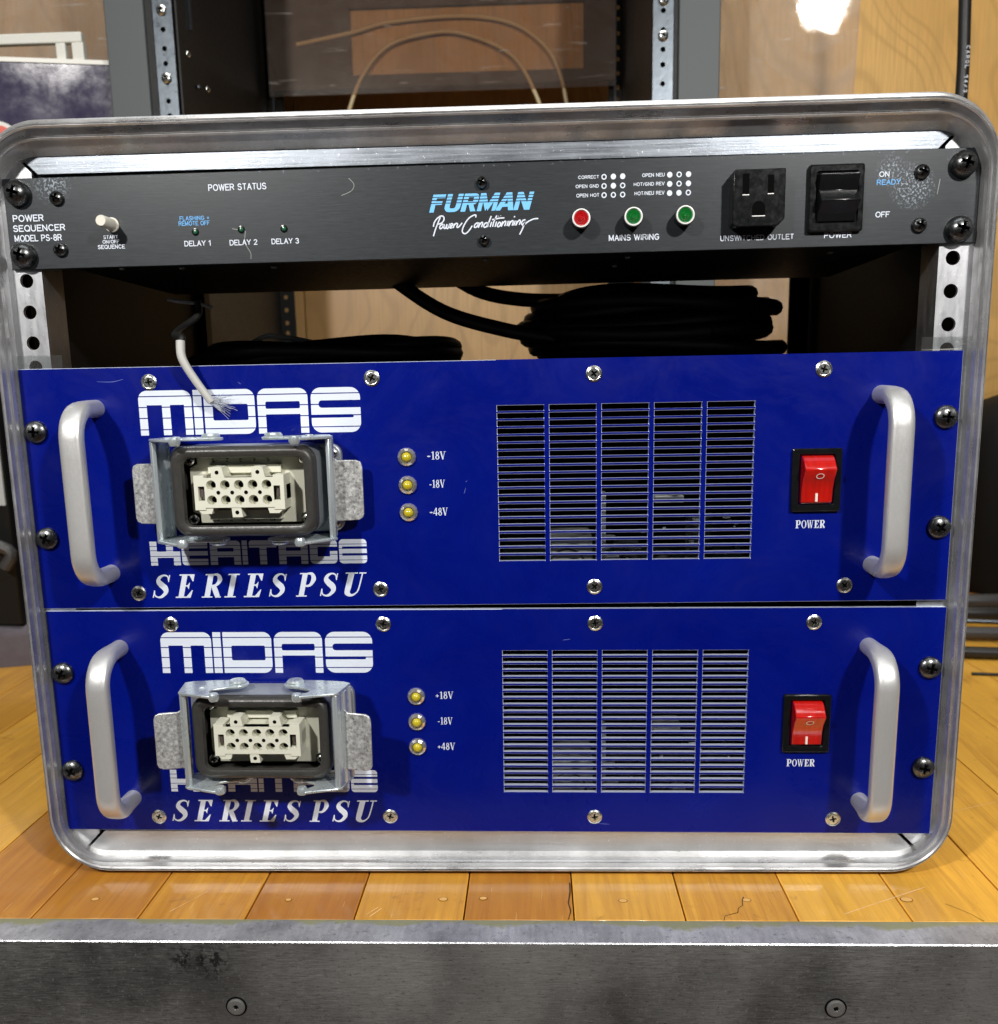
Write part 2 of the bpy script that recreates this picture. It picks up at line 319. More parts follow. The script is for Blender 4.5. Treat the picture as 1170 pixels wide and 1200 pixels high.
def rrect(x0, x1, z0, z1, r, n=8, corners=(1, 1, 1, 1)):   # CCW from -Y view: bl, br, tr, tl
    out = []
    for ci, (cx, cz, a0) in enumerate(((x0, z0, pi), (x1, z0, 1.5*pi), (x1, z1, 0), (x0, z1, 0.5*pi))):
        rr = r if corners[ci] else 0
        ox = cx+(rr if cx == x0 else -rr); oz = cz+(rr if cz == z0 else -rr)
        if rr == 0: out.append((cx, cz)); continue
        for k in range(n+1):
            a = a0+0.5*pi*k/n; out.append((ox+rr*cos(a), oz+rr*sin(a)))
    return out
def make(name, mb, mats, parent=None, bevel=0, seg=2, smooth=True, loc=None, angle=35):
    me = bpy.data.meshes.new(name); me.from_pydata([(x*S, y*S, z*S) for x, y, z in mb.v], [], mb.f)
    if not isinstance(mats, (list, tuple)): mats = [mats]
    for m in mats: me.materials.append(M[m])
    me.polygons.foreach_set('material_index', mb.mi); me.update()
    bm = bmesh.new(); bm.from_mesh(me); bmesh.ops.remove_doubles(bm, verts=bm.verts, dist=1e-6); bmesh.ops.recalc_face_normals(bm, faces=bm.faces); bm.to_mesh(me); bm.free()
    if smooth:
        me.polygons.foreach_set('use_smooth', [True]*len(me.polygons)); me.set_sharp_from_angle(angle=radians(angle))
    o = bpy.data.objects.new(name, me); COL.objects.link(o)
    if parent: o.parent = parent
    if loc: o.location = Vector(loc)*S
    if bevel:
        b = o.modifiers.new('bevel', 'BEVEL'); b.width = bevel*S; b.segments = seg; b.limit_method = 'ANGLE'; b.angle_limit = radians(40); b.harden_normals = False
    return o
def flat(name, mb, mat, parent=None, loc=None):            # print: an open sheet, keep winding as built
    me = bpy.data.meshes.new(name); me.from_pydata([(x*S, y*S, z*S) for x, y, z in mb.v], [], mb.f); me.materials.append(M[mat]); me.update()
    o = bpy.data.objects.new(name, me); COL.objects.link(o)
    if parent: o.parent = parent
    if loc: o.location = Vector(loc)*S
    return o
def copy_tree(o, parent=None):
    c = o.copy(); COL.objects.link(c); c.parent = parent
    for ch in list(o.children): copy_tree(ch, c)
    return c
def inst(o, parent, loc, rot=None):
    c = o.copy(); COL.objects.link(c); c.parent = parent; c.location = Vector(loc)*S
    if rot is not None: c.rotation_euler = rot
    return c
def thing(name, label, cat, loc=(0, 0, 0), group=None, rot=(0, 0, 0)):
    o = bpy.data.objects.new(name, None); COL.objects.link(o); o.location = Vector(loc)*S; o.rotation_euler = rot; o.empty_display_size = 0.02
    o['label'] = label; o['category'] = cat
    if group: o['group'] = group
    return o
def tag(o, label, cat, group=None):
    o['label'] = label; o['category'] = cat
    if group: o['group'] = group
    return o

# ---- exact filling of shapes (non-zero winding), optionally cut by thin horizontal stripes
def fill(mb, polys, y, cuts=(), step=0.35, mi=0):
    edges = []; zs = set()
    for P in polys:
        n = len(P)
        for i in range(n):
            (x0, z0), (x1, z1) = P[i], P[(i+1) % n]
            zs.add(round(z0, 4))
            if abs(z1-z0) > 1e-6: edges.append((x0, z0, x1, z1))
    for a, b in cuts: zs.add(a); zs.add(b)
    z0, z1 = min(zs), max(zs); k = z0
    while k < z1: zs.add(round(k, 4)); k += step
    zs = sorted(zs)
    for a, b in zip(zs, zs[1:]):
        if b-a < 1e-4: continue
        m = (a+b)/2
        if any(c0 <= m <= c1 for c0, c1 in cuts): continue
        X = []
        for (xa, za, xb, zb) in edges:
            if min(za, zb) <= m <= max(za, zb):
                g = lambda z: xa+(xb-xa)*(z-za)/(zb-za)
                X.append((g(m), g(a), g(b), 1 if zb < za else -1))
        X.sort(); wn = 0; st = None
        for xm, xl, xh, d in X:
            p = wn; wn += d
            if p <= 0 and wn > 0: st = (xl, xh)
            elif p > 0 and wn <= 0 and st:
                if (xl-st[0])+(xh-st[1]) > 1e-4: mb.add([(st[0], y, a), (xl, y, a), (xh, y, b), (st[1], y, b)], [(0, 1, 2, 3)], mi)
    return mb
def rect(x0, x1, z0, z1): return [(x0, z0), (x1, z0), (x1, z1), (x0, z1)]
def hole(p): return list(reversed(p))
def ell(cx, cz, rx, rz, n=28): return [(cx+rx*cos(2*pi*k/n), cz+rz*sin(2*pi*k/n)) for k in range(n)]
def stroke(pts, ws, k=6):                                   # ribbon of varying width -> list of quads
    P = [v for v in catmull([(x, 0, z) for x, z in pts], k)] if k > 1 else [Vector((x, 0, z)) for x, z in pts]
    if isinstance(ws, (int, float)): ws = [ws]*len(pts)
    n = len(P); out = []
    def wat(i):
        u = i/(n-1)*(len(ws)-1); a = int(min(u, len(ws)-2)) if len(ws) > 1 else 0
        return ws[a]+(ws[min(a+1, len(ws)-1)]-ws[a])*(u-a)
    Lp = []; Rp = []
    for i, p in enumerate(P):
        d = P[min(i+1, n-1)]-P[max(i-1, 0)]; d.normalize(); nx, nz = -d.z, d.x; h = wat(i)/2
        Lp.append((p.x+nx*h, p.z+nz*h)); Rp.append((p.x-nx*h, p.z-nz*h))
    for i in range(n-1):
        q = [Rp[i], Rp[i+1], Lp[i+1], Lp[i]]
        ar = sum(q[j][0]*q[(j+1) % 4][1]-q[(j+1) % 4][0]*q[j][1] for j in range(4))
        out.append(q if ar > 0 else q[::-1])
    return out
def ccw(P):
    ar = sum(P[j][0]*P[(j+1) % len(P)][1]-P[(j+1) % len(P)][0]*P[j][1] for j in range(len(P)))
    return P if ar > 0 else P[::-1]
SER = {
 'I': [rect(.13, .37, 0, 1), rect(0, .5, 0, .05), rect(0, .5, .95, 1)],
 'E': [rect(.12, .36, 0, 1), rect(0, .66, .945, 1), ccw([(.46, .95), (.68, 1.0), (.68, .70), (.64, .70)]), rect(.3, .5, .48, .54), ccw([(.42, .51), (.53, .66), (.53, .36)]), rect(0, .66, 0, .055), ccw([(.48, .04), (.68, 0), (.72, .32), (.68, .32)])],
 'R': [rect(.12, .36, 0, 1), rect(0, .3, .95, 1), rect(0, .48, 0, .05), *stroke([(.3, .97), (.55, .96), (.68, .75), (.55, .53), (.3, .5)], [.05, .12, .22, .12, .05]), *stroke([(.44, .5), (.56, .3), (.72, .03)], [.18, .22, .2]), rect(.62, .86, 0, .05)],
 'P': [rect(.12, .36, 0, 1), rect(0, .3, .95, 1), rect(0, .5, 0, .05), *stroke([(.3, .97), (.55, .96), (.68, .73), (.55, .48), (.3, .46)], [.05, .12, .23, .12, .05])],
 'S': [*stroke([(.58, .72), (.5, .91), (.33, .965), (.17, .88), (.14, .72), (.3, .56), (.48, .42), (.55, .25), (.42, .07), (.25, .035), (.1, .12), (.05, .3)], [.04, .05, .07, .14, .19, .23, .23, .19, .13, .06, .05, .04]), ccw([(.55, .97), (.60, .97), (.60, .68), (.57, .68)]), ccw([(.02, .02), (.07, .02), (.06, .33), (.02, .33)])],
 'U': [rect(.12, .35, .3, 1), *stroke([(.235, .34), (.25, .14), (.42, .035), (.58, .12), (.66, .32), (.67, 1.0)], [.23, .2, .1, .06, .055, .05]), rect(0, .48, .95, 1), rect(.54, .82, .95, 1)],
 'O': [ell(.4, .5, .38, .51), hole(ell(.4, .5, .21, .45))],
 'W': [*stroke([(.1, 1), (.32, 0)], .14, 1), *stroke([(.32, 0), (.5, 1)], .06, 1), *stroke([(.46, 1), (.68, 0)], .14, 1), *stroke([(.68, 0), (.88, 1)], .06, 1), rect(0, .26, .95, 1), rect(.36, .62, .95, 1), rect(.76, 1.0, .95, 1)],
 'V': [*stroke([(.12, 1), (.38, 0)], .15, 1), *stroke([(.38, 0), (.62, 1)], .06, 1), rect(0, .3, .95, 1), rect(.5, .74, .95, 1)],
 '1': [rect(.2, .34, 0, 1), ccw([(.05, .84), (.05, .88), (.3, 1), (.3, .9)]), rect(.08, .46, 0, .05)],
 '8': [ell(.27, .74, .20, .25), hole(ell(.27, .76, .09, .17)), ell(.27, .27, .25, .28), hole(ell(.27, .26, .12, .19))],
 '4': [*stroke([(.40, .98), (.03, .29)], .07, 1), rect(.0, .58, .24, .33), rect(.34, .48, 0, 1)],
 '+': [rect(.0, .42, .36, .45), rect(.165, .255, .2, .61)],
 '~': [rect(.0, .42, .36, .45), rect(.165, .255, .30, .5)],
 '-': [rect(.06, .34, .33, .43)],
}
def sh(P, k): return [(x+k*z, z) for x, z in P]
def place_glyph(mb, polys, x0, x1, z0, h, slant, y, cuts=()):
    Q = [sh(P, slant) for P in polys]; a = min(x for P in Q for x, _ in P); b = max(x for P in Q for x, _ in P)
    s = (x1-x0)/(b-a); fill(mb, [[(x0+(x-a)*s, z0+z*h) for x, z in P] for P in Q], y, cuts, step=h/26)
def serif(mb, txt, x0, x1, z0, h, y):
    ws = [max(x for P in SER[c] for x, _ in P)+0.07 for c in txt]; s = (x1-x0)/sum(ws); x = x0
    for c, wd in zip(txt, ws):
        for_p = [[(x+px*s, z0+pz*h) for px, pz in P] for P in SER[c]]; fill(mb, for_p, y, step=h/14); x += wd*s
A_ = lambda cx, cz, rx, rz, a0, a1, n=9: [(cx+rx*cos(radians(a0+(a1-a0)*k/n)), cz+rz*sin(radians(a0+(a1-a0)*k/n))) for k in range(n+1)]
SANS = {  # centre lines, cap height 1, with advance width
 'A': (.7, [[(0, 0), (.33, 1), (.66, 0)], [(.12, .35), (.54, .35)]]), 'C': (.74, [A_(.36, .5, .36, .5, 45, 315, 16)]), 'D': (.72, [[(0, 0), (0, 1), (.28, 1)]+A_(.28, .5, .38, .5, 85, -85, 12)+[(.28, 0), (0, 0)]]),
 'E': (.62, [[(.58, 1), (0, 1), (0, 0), (.6, 0)], [(0, .52), (.52, .52)]]), 'F': (.58, [[(.56, 1), (0, 1), (0, 0)], [(0, .5), (.48, .5)]]), 'G': (.78, [A_(.37, .5, .37, .5, 45, 325, 16)+[(.7, .45), (.4, .45)]]),
 'H': (.72, [[(0, 0), (0, 1)], [(.62, 0), (.62, 1)], [(0, .52), (.62, .52)]]), 'I': (.12, [[(0.02, 0), (0.02, 1)]]), 'L': (.55, [[(0, 1), (0, 0), (.5, 0)]]), 'M': (.82, [[(0, 0), (0, 1), (.36, .1), (.72, 1), (.72, 0)]]),
 'N': (.72, [[(0, 0), (0, 1), (.62, 0), (.62, 1)]]), 'O': (.8, [A_(.38, .5, .38, .5, 90, 450, 24)]), 'P': (.66, [[(0, 0), (0, 1), (.34, 1)]+A_(.34, .74, .24, .26, 85, -85, 8)+[(.34, .47), (0, .47)]]),
 'Q': (.8, [A_(.38, .5, .38, .5, 90, 450, 24), [(.45, .22), (.76, -.04)]]), 'R': (.7, [[(0, 0), (0, 1), (.36, 1)]+A_(.36, .75, .24, .25, 85, -85, 8)+[(.36, .5), (0, .5)], [(.36, .5), (.64, 0)]]),
 'S': (.66, [A_(.3, .75, .27, .25, 25, 250, 12)+A_(.3, .26, .3, .26, 75, -155, 12)]), 'T': (.66, [[(0, 1), (.62, 1)], [(.31, 1), (.31, 0)]]), 'U': (.72, [[(0, 1), (0, .33)]+A_(.31, .33, .31, .33, 185, 355, 12)+[(.62, .33), (.62, 1)]]),
 'V': (.68, [[(0, 1), (.33, 0), (.66, 1)]]), 'W': (1.0, [[(0, 1), (.25, 0), (.48, 1), (.72, 0), (.96, 1)]]), 'Y': (.66, [[(0, 1), (.32, .48), (.64, 1)], [(.32, .48), (.32, 0)]]),
 '1': (.36, [[(.02, .78), (.24, 1), (.24, 0)]]), '2': (.58, [A_(.27, .73, .26, .27, 160, -35, 10)+[(.02, 0), (.56, 0)]]), '3': (.6, [A_(.26, .75, .25, .25, 155, -85, 10), A_(.27, .27, .28, .27, 80, -155, 12)]), '4': (.6, [[(.4, 0), (.4, 1), (0, .3), (.55, .3)]]),
 '5': (.58, [[(.5, 1), (.1, 1), (.04, .54)]+A_(.27, .32, .27, .32, 120, -150, 12)]), '6': (.6, [A_(.28, .31, .27, .31, 90, 450, 16), A_(.5, .35, .5, .62, 180, 105, 8)]), '7': (.55, [[(0, 1), (.5, 1), (.2, 0)]]), '8': (.6, [A_(.28, .75, .23, .25, 90, 450, 16), A_(.28, .26, .28, .26, 90, 450, 16)]),
 '9': (.6, [A_(.28, .69, .27, .31, 90, 450, 16), A_(.06, .65, .5, .62, 0, -75, 8)]), '0': (.6, [A_(.28, .5, .27, .5, 90, 450, 20)]), '-': (.36, [[(0, .38), (.28, .38)]]), '/': (.36, [[(0, -.02), (.3, 1.02)]]), '=': (.6, [[(0, .62), (.5, .62)], [(0, .32), (.5, .32)]]), ' ': (.3, [])}
def sans(name, body, x0, x1, z0, h, y, mat, parent, bold=0.012, rotz=0, shear=0, wt=None):
    mb = MB(); x = 0; w_ = wt or (0.15 if h > 2.4 else 0.16); P = []
    for ch in body:
        adv, ss = SANS[ch]
        for q in ss: P.append([(x+a*(1-0), w_/2+b_*(1-w_)) for a, b_ in q])
        x += adv+w_+0.04
    a = min(p[0] for q in P for p in q)-w_/2; b = max(p[0] for q in P for p in q)+w_/2; sx = (x1-x0)/(b-a)
    polys = []
    for q in P:
        q = [(x0+(px-a)*sx, z0+pz*h) for px, pz in q]
        if rotz: q = [(x0+x1-px, 2*z0+h-pz) for px, pz in q]
        wv = w_*h*.5+w_*sx*.5
        for i in range(len(q)-1):
            (ax, az), (bx, bz_) = q[i], q[i+1]; L_ = hypot(bx-ax, bz_-az)
            if L_ < 1e-6: continue
            e = wv*.5 if len(q) == 2 else wv*.42; dx, dz = (bx-ax)/L_, (bz_-az)/L_
            e0 = e if len(q) > 2 else 0
            polys.append(ccw([(ax-dx*e0-dz*-wv/2, az-dz*e0-dx*wv/2), (bx+dx*e0+dz*wv/2, bz_+dz*e0-dx*wv/2), (bx+dx*e0-dz*wv/2, bz_+dz*e0+dx*wv/2), (ax-dx*e0-dz*wv/2, az-dz*e0+dx*wv/2)]))
    fill(mb, polys, y, step=h/12)
    return flat(name, mb, mat, parent)

# ---- screws
def screw_mesh(name, r, h, mat, cross=0.62, cw=0.15, depth=0.45, seg=56, rings=15, rim=0.0):
    mb = MB(); b = 0; vs = [(0, -h+ -0, 0)]
    def yy(rho, a):
        x, z = rho*cos(a), rho*sin(a)
        dome = h*math.sqrt(max(0, 1-(rho*0.93)**2)) if rim == 0 else h
        d = 0
        L = cross; W = cw
        if (abs(x) < W and abs(z) < L) or (abs(z) < W and abs(x) < L) or (abs(x)+abs(z) < W*2.0): d = depth*h*(1.15-0.9*rho)
        if rim and rho > 0.80: d += h*0.5*(rho-0.80)/0.2
        if rim and 0.70 < rho < 0.78: d += h*0.12
        return -(dome-d)
    vs = [(0, yy(0, 0), 0)]
    for i in range(1, rings+1):
        rho = i/rings
        for k in range(seg):
            a = 2*pi*k/seg; vs.append((r*rho*cos(a), yy(rho, a), r*rho*sin(a)))
    fs = [(0, 1+k, 1+(k+1) % seg) for k in range(seg)]
    for i in range(rings-1):
        for k in range(seg):
            k2 = (k+1) % seg; fs.append((1+i*seg+k, 1+(i+1)*seg+k, 1+(i+1)*seg+k2, 1+i*seg+k2))
    base = len(vs)
    for k in range(seg):
        a = 2*pi*k/seg; vs.append((r*cos(a), 0.2, r*sin(a)))
    for k in range(seg):
        k2 = (k+1) % seg; fs.append((1+(rings-1)*seg+k, base+k, base+k2, 1+(rings-1)*seg+k2))
    mb.add(vs, fs)
    o = make(name, mb, mat, smooth=True, angle=38); COL.objects.unlink(o)
    # inside of the cross is dark: give those faces the recess material
    o.data.materials.append(M['recess'])
    for p in o.data.polygons:
        x, z = p.center.x/(r*S), p.center.z/(r*S)
        if ((abs(x) < cw*0.9 and abs(z) < cross*0.93) or (abs(z) < cw*0.9 and abs(x) < cross*0.93)): p.material_index = 1
    return o.data
SCR_RACK = screw_mesh('rack_screw', 5.9, 4.0, 'blackscrew', cross=0.46, cw=0.11, depth=0.5)
SCR_SMALL = screw_mesh('small_screw', 3.5, 3.0, 'blackscrew', cross=0.6, cw=0.15, depth=0.5)
SCR_ZINC = screw_mesh('panel_screw', 4.1, 0.9, 'zincscrew', cross=0.42, cw=0.10, depth=0.72, rim=1)
SCR_MINI = screw_mesh('tiny_screw', 2.5, 1.3, 'zincscrew', cross=0.6, cw=0.16, depth=0.7)
SCR_BENCH = screw_mesh('bench_screw', 4.4, 0.8, 'steelscrew', cross=0.30, cw=0.16, depth=0.7, rim=1)
SCR_PAN = screw_mesh('pan_screw', 4.6, 3.2, 'zincscrew', cross=0.5, cw=0.16, depth=0.5)
def screw(name, me, parent, x, y, z, ang=None):
    o = bpy.data.objects.new(name, me); COL.objects.link(o); o.parent = parent; o.location = (x*S, y*S, z*S)
    o.rotation_euler = (0, random.uniform(0, pi) if ang is None else ang, 0); return o

def plate_holes(mb, x0, x1, z0, z1, y0, y1, holes, mi=0, hm=0, seg=28):
    """flat strip with a single column of round holes; holes = [(x, z, r)] sorted by z"""
    zc = z0
    for (hx, hz, r) in holes:
        p = r*1.25
        mb.box(x0, x1, y0, y1, zc, hz-p, mi); zc = hz+p
        mb.box(x0, hx-p, y0, y1, hz-p, hz+p, mi); mb.box(hx+p, x1, y0, y1, hz-p, hz+p, mi)
        cell_hole(mb, hx-p, hx+p, hz-p, hz+p, hx, hz, r, y0, y1, mi, hm, seg)
    mb.box(x0, x1, y0, y1, zc, z1, mi)
def cell_hole(mb, x0, x1, z0, z1, hx, hz, r, y0, y1, mi=0, hm=0, seg=28):
    def sq(a):
        c, s_ = cos(a), sin(a); tx = ((x1-hx) if c > 0 else (hx-x0))/max(abs(c), 1e-9); tz = ((z1-hz) if s_ > 0 else (hz-z0))/max(abs(s_), 1e-9)
        t_ = min(tx, tz); return (hx+c*t_, hz+s_*t_)
    cor = [atan2(z-hz, x-hx) % (2*pi) for x in (x0, x1) for z in (z0, z1)]
    A = sorted(set([round(2*pi*k/seg, 6) for k in range(seg)]+[round(c, 6) for c in cor])); n = len(A)
    o = [sq(a) for a in A]; c = [(hx+r*cos(a), hz+r*sin(a)) for a in A]
    vs = [(x, y0, z) for x, z in o]+[(x, y0, z) for x, z in c]+[(x, y1, z) for x, z in o]+[(x, y1, z) for x, z in c]
    fs = []; fh = []
    for k in range(n):
        k2 = (k+1) % n
        fs.append((k, k2, n+k2, n+k)); fs.append((2*n+k2, 2*n+k, 3*n+k, 3*n+k2)); fh.append((n+k, n+k2, 3*n+k2, 3*n+k))
    mb.add(vs, fs, mi); mb.add(vs, fh, hm)

# ================================================================== FLOOR AND WORKBENCH
mb = MB(); mb.add([(-6000, -6000, -1050), (6000, -6000, -1050), (6000, 6000, -1050), (-6000, 6000, -1050)], [(0, 1, 2, 3)]); fl_ = flat('floor', mb, 'floor'); fl_['kind'] = 'structure'
BZ = -148.2
bench = thing('workbench', 'varnished amber plank workbench with a worn steel angle along its front edge', 'workbench', (0, 0, BZ))
edges_x = [-235.5+55.9*k for k in range(-10, 18)]
for i in range(len(edges_x)-1):
    x0, x1 = edges_x[i]+0.35, edges_x[i+1]-0.35+random.uniform(-.3, .0)
    mb = MB(); mb.box(x0, x1, -56.2+random.uniform(-.3, .3), 840, -26, random.uniform(-.25, 0))
    make('plank', mb, 'plank', bench, bevel=0.5, seg=1)
mb = MB(); mb.prismx([(-76.15, 0.2), (-76.6, -0.35), (-76.6, -120), (-71, -120), (-71, -5), (-57, -5), (-57, 0.2)], -760, 800)
o = make('steel_angle', mb, ['steeltop', 'steelfront', 'steeledge'], bench, smooth=False)
for p in o.data.polygons:
    n = p.normal
    if n.y < -0.9: p.material_index = 1
    elif n.y < -0.3: p.material_index = 2
mb = MB(); mb.box(-760, 800, -70.5, 830, -60, -27); make('underframe', mb, 'blackmatte', bench)
mb = MB(); mb.box(-760, 800, -56.9, -55, -20, -1.2); make('edge_gap', mb, 'crack', bench)
for x, z in ((-124.0, -35.0), (168.8, -33.5)): screw('edge_screw', SCR_BENCH, bench, x, -77.0, z, 0.4); mb = MB(); mb.lathe(x, z, [(5.3, -76.75), (4.2, -76.9)], 30); make('countersink', mb, 'recess', bench)
knotmb = MB()
def on_bench(px, py): pass
for (x, y, r) in ((-210, -38, 1.5), (-106, -38, 1.2), (-24, -37, 1.7), (-3, -36, 1.5), (70, -38, 1.6), (134, -37, 1.6), (216, -36, 2.2), (-402, 60, 2), (300, 120, 2)):
    k = MB(); n = 18; vs = [(x+r*1.3*cos(2*pi*i/n), y+r*sin(2*pi*i/n), 0.12) for i in range(n)]; k.add(vs, [tuple(range(n))]); flat('nail_plug', k, 'knot', bench)
    k = MB(); vs = [(x+(r+.25)*1.3*cos(2*pi*i/n), y+(r+.25)*sin(2*pi*i/n), 0.08) for i in range(n)]+[(x+r*1.3*cos(2*pi*i/n), y+r*sin(2*pi*i/n), 0.09) for i in range(n)]
    k.add(vs, [(i, (i+1) % n, n+(i+1) % n, n+i) for i in range(n)]); flat('plug_ring', k, 'crack', bench)
def crack(pts, wd, mat='crack', name='crack'):
    m = MB(); P = [Vector((x, y, 0)) for x, y in pts]; L_ = []
    for i, p in enumerate(P):
        d = (P[min(i+1, len(P)-1)]-P[max(i-1, 0)]).normalized(); w_ = wd*random.uniform(.5, 1.2)/2
        L_.append((p.x-d.y*w_, p.y+d.x*w_, 0.14)); L_.append((p.x+d.y*w_, p.y-d.x*w_, 0.14))
    m.add(L_, [(2*i+1, 2*i+3, 2*i+2, 2*i) for i in range(len(P)-1)]); return flat(name, m, mat, bench)
crack([(118.5, -56.3), (120, -52), (127, -49), (128, -45), (131, -42), (131.5, -38), (133, -34)], 0.5)
crack([(41, -56), (42.5, -48), (41.5, -40), (42.8, -30), (43, -20)], 0.6)
crack([(246, -56), (243, -50), (238, -44), (234, -40)], 0.3)
for q in ([(-420, 160), (-390, 220), (-366, 290)], [(270, 60), (330, 84), (380, 86)], [(285, 0), (340, 20), (420, 24)], [(300, 150), (360, 250), (372, 300)], [(-330, 20), (-300, 60), (-280, 110)], [(-62, -52), (-57, -45)], [(-60, -54), (-55, -46)], [(-165, -50), (-152, -30)], [(180, -50), (230, -24)], [(-520, 200), (-440, 260)]):
    crack([tuple(v[:2]) for v in catmull([(x, y, 0) for x, y in q], 6)], 0.5, 'scratch', 'scratch')

# ================================================================== THE RACK CASE
case = thing('rack_case', 'shallow dark rack case with a thick ribbed aluminium rim, standing on the workbench', 'rack case', (1.6, 0, BZ))
CO = (-1.6, 0, -BZ)                                         # children are written in world millimetres, then shifted
def cs(name, mb, mat, **k):
    mb.v = [(x+CO[0], y+CO[1], z+CO[2]) for x, y, z in mb.v]; return make(name, mb, mat, case, **k)
RR = [  # xl, xr, zb, zt, r, y   : the ribbed extrusion, from the rail outwards
 (-241.9, 243.6, -141.0, 233.3, 22, 4.0), (-242.0, 243.7, -141.2, 233.6, 22, 1.5), (-242.1, 244.2, -142.1, 237.0, 25, -2.6), (-241.8, 244.0, -141.8, 237.6, 25, -3.4), (-242.2, 244.5, -142.4, 239.2, 26, -5.6),
 (-241.9, 244.3, -142.0, 239.0, 26, -6.6), (-242.4, 244.9, -142.6, 239.8, 27, -7.5), (-242.9, 245.4, -143.0, 240.4, 27, -7.2), (-243.0, 245.5, -143.1, 240.9, 27.5, -8.6), (-243.0, 245.6, -143.2, 242.9, 29, -11.4),
 (-242.8, 245.3, -143.1, 243.2, 30, -12.6), (-243.5, 246.0, -143.9, 243.9, 31, -13.4), (-243.9, 246.4, -144.4, 244.3, 31, -11.9), (-244.2, 246.7, -144.8, 244.8, 31, -11.7), (-244.3, 246.8, -145.2, 245.2, 31.5, -13.0),
 (-244.8, 247.3, -146.1, 246.5, 32, -11.8), (-244.9, 247.4, -146.4, 246.9, 32, -10.4), (-245.3, 247.8, -147.0, 247.7, 32, -9.9), (-245.4, 247.9, -147.3, 248.2, 32, -7.5), (-245.0, 247.6, -146.8, 247.6, 32, -6.6),
 (-245.0, 247.6, -146.8, 247.6, 32, -4.6), (-245.4, 248.0, -147.5, 248.3, 32, -3.8), (-245.4, 248.0, -147.5, 248.3, 32, 14), (-243.4, 246.0, -145.5, 246.3, 30, 16)]
mb = MB(); mb.loft([[(x, y, z) for x, z in rrect(a, b, c, d, r, 14)] for a, b, c, d, r, y in RR]); cs('aluminium_rim', mb, 'rim', angle=24)
# tunnel-like shell
mb = MB()
rings = [(-243.2, 245.8, -145.3, 246, 30, 15), (-243.2, 245.8, -145.3, 246, 30, 300), (-239, 241, -141, 242, 27, 300), (-239, 241, -141, 242, 27, 15)]
mb.loft([[(x, y, z) for x, z in rrect(a, b, c, d, r, 12)] for a, b, c, d, r, y in rings], closed=True); cs('shell', mb, 'shell')
# front rails
def poly_prism(P, y0, y1):
    m = MB(); m.prism(P, y0, y1); return m
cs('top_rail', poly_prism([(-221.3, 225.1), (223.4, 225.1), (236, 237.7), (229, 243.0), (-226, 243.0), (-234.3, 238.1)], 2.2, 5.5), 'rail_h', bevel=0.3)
cs('bottom_rail', poly_prism([(-232, -139.8), (-226, -144.5), (228, -144.5), (234, -140), (222.8, -128.8), (-221.0, -128.8)], 2.2, 5.5), 'rail_lit', bevel=0.3)
mb = MB()
H1 = [(-232.7, z, 3.5) for z in (-94, -78, -66, -50, -34, 39, 55, 67.5, 83.5, 99.4, 115.3, 130.6, 142.9, 158.4, 174.0)]
plate_holes(mb, -242.2, -224.4, -127, 180, 2.2, 4.4, H1, 0, 1); mb.prism([(-242.2, 180), (-224.4, 180), (-224.4, 226.2), (-235, 236.8), (-242.2, 228)], 2.2, 4.4)
mb.prism([(-242.2, -128), (-233.2, -139.2), (-224.4, -130.2), (-224.4, -127), (-242.2, -127)], 2.2, 4.4); mb.box(-226, -224.4, 4.4, 24, -127, 226)
cs('side_rail', mb, ['rail_v', 'rail_v'], bevel=0)
mb = MB(); H2 = [(233.9, z, 3.5) for z in (-94, -78, -66, -50, -34, 39, 55, 67.5, 83.5, 99.4, 115.3, 130.3, 142.6, 158.6, 174.4)]
plate_holes(mb, 226.9, 244.5, -127, 180, 2.2, 4.4, H2, 0, 1); mb.prism([(226.9, 180), (244.5, 180), (244.5, 229), (237, 236.7), (226.9, 226.6)], 2.2, 4.4)
mb.prism([(244.5, -128), (244.5, -127), (226.9, -127), (226.9, -130.4), (235.4, -139)], 2.2, 4.4); mb.box(226.9, 228.4, 4.4, 24, -127, 226)
cs('side_rail', mb, ['rail_v', 'rail_v'], bevel=0)
for q in ((-234, -200, 9, 11, 200, 236.5), (200, 236, 9, 11, 200, 236.5), (-234, -200, 9, 11, -136, -100), (200, 236, 9, 11, -136, -100)):
    mb = MB(); mb.box(*q); cs('corner_backing', mb, 'blackmatte')
for q in ((225, 240), (-240, -233)):
    mb = MB(); mb.box(*q, 270, 274, -130, 236); cs('rear_rail', mb, 'shell')
mb = MB(); mb.box(-212, 214, -2, 296, -148.1, -145.4); cs('base_strip', mb, 'blackmatte')
for x0, x1, nx in ((-243.2, -218.0, 0), (221.0, 243.5, 0)):
    mb = MB(); mb.box(x0, x1, 1.2, 1.5, 122, 136.6); cs('clear_tape', mb, 'tape')
# latch and hardware on the right side
mb = MB(); mb.box(246.5, 252, 52, 96, 70, 124); mb.box(246.5, 250.5, 50, 98, -70, 30); cs('latch_plate', mb, 'blackscrew', bevel=1)
mb = MB(); mb.prism(rrect(246, 262, 25, 74, 6, 5), 48, 100); cs('latch', mb, 'black', bevel=2)
mb = MB(); mb.box(-247.6, -244.6, 40, 90, -92, -48); mb.box(-249.5, -245, 60, 110, -10, 96); cs('latch_plate', mb, 'blackscrew', bevel=1)

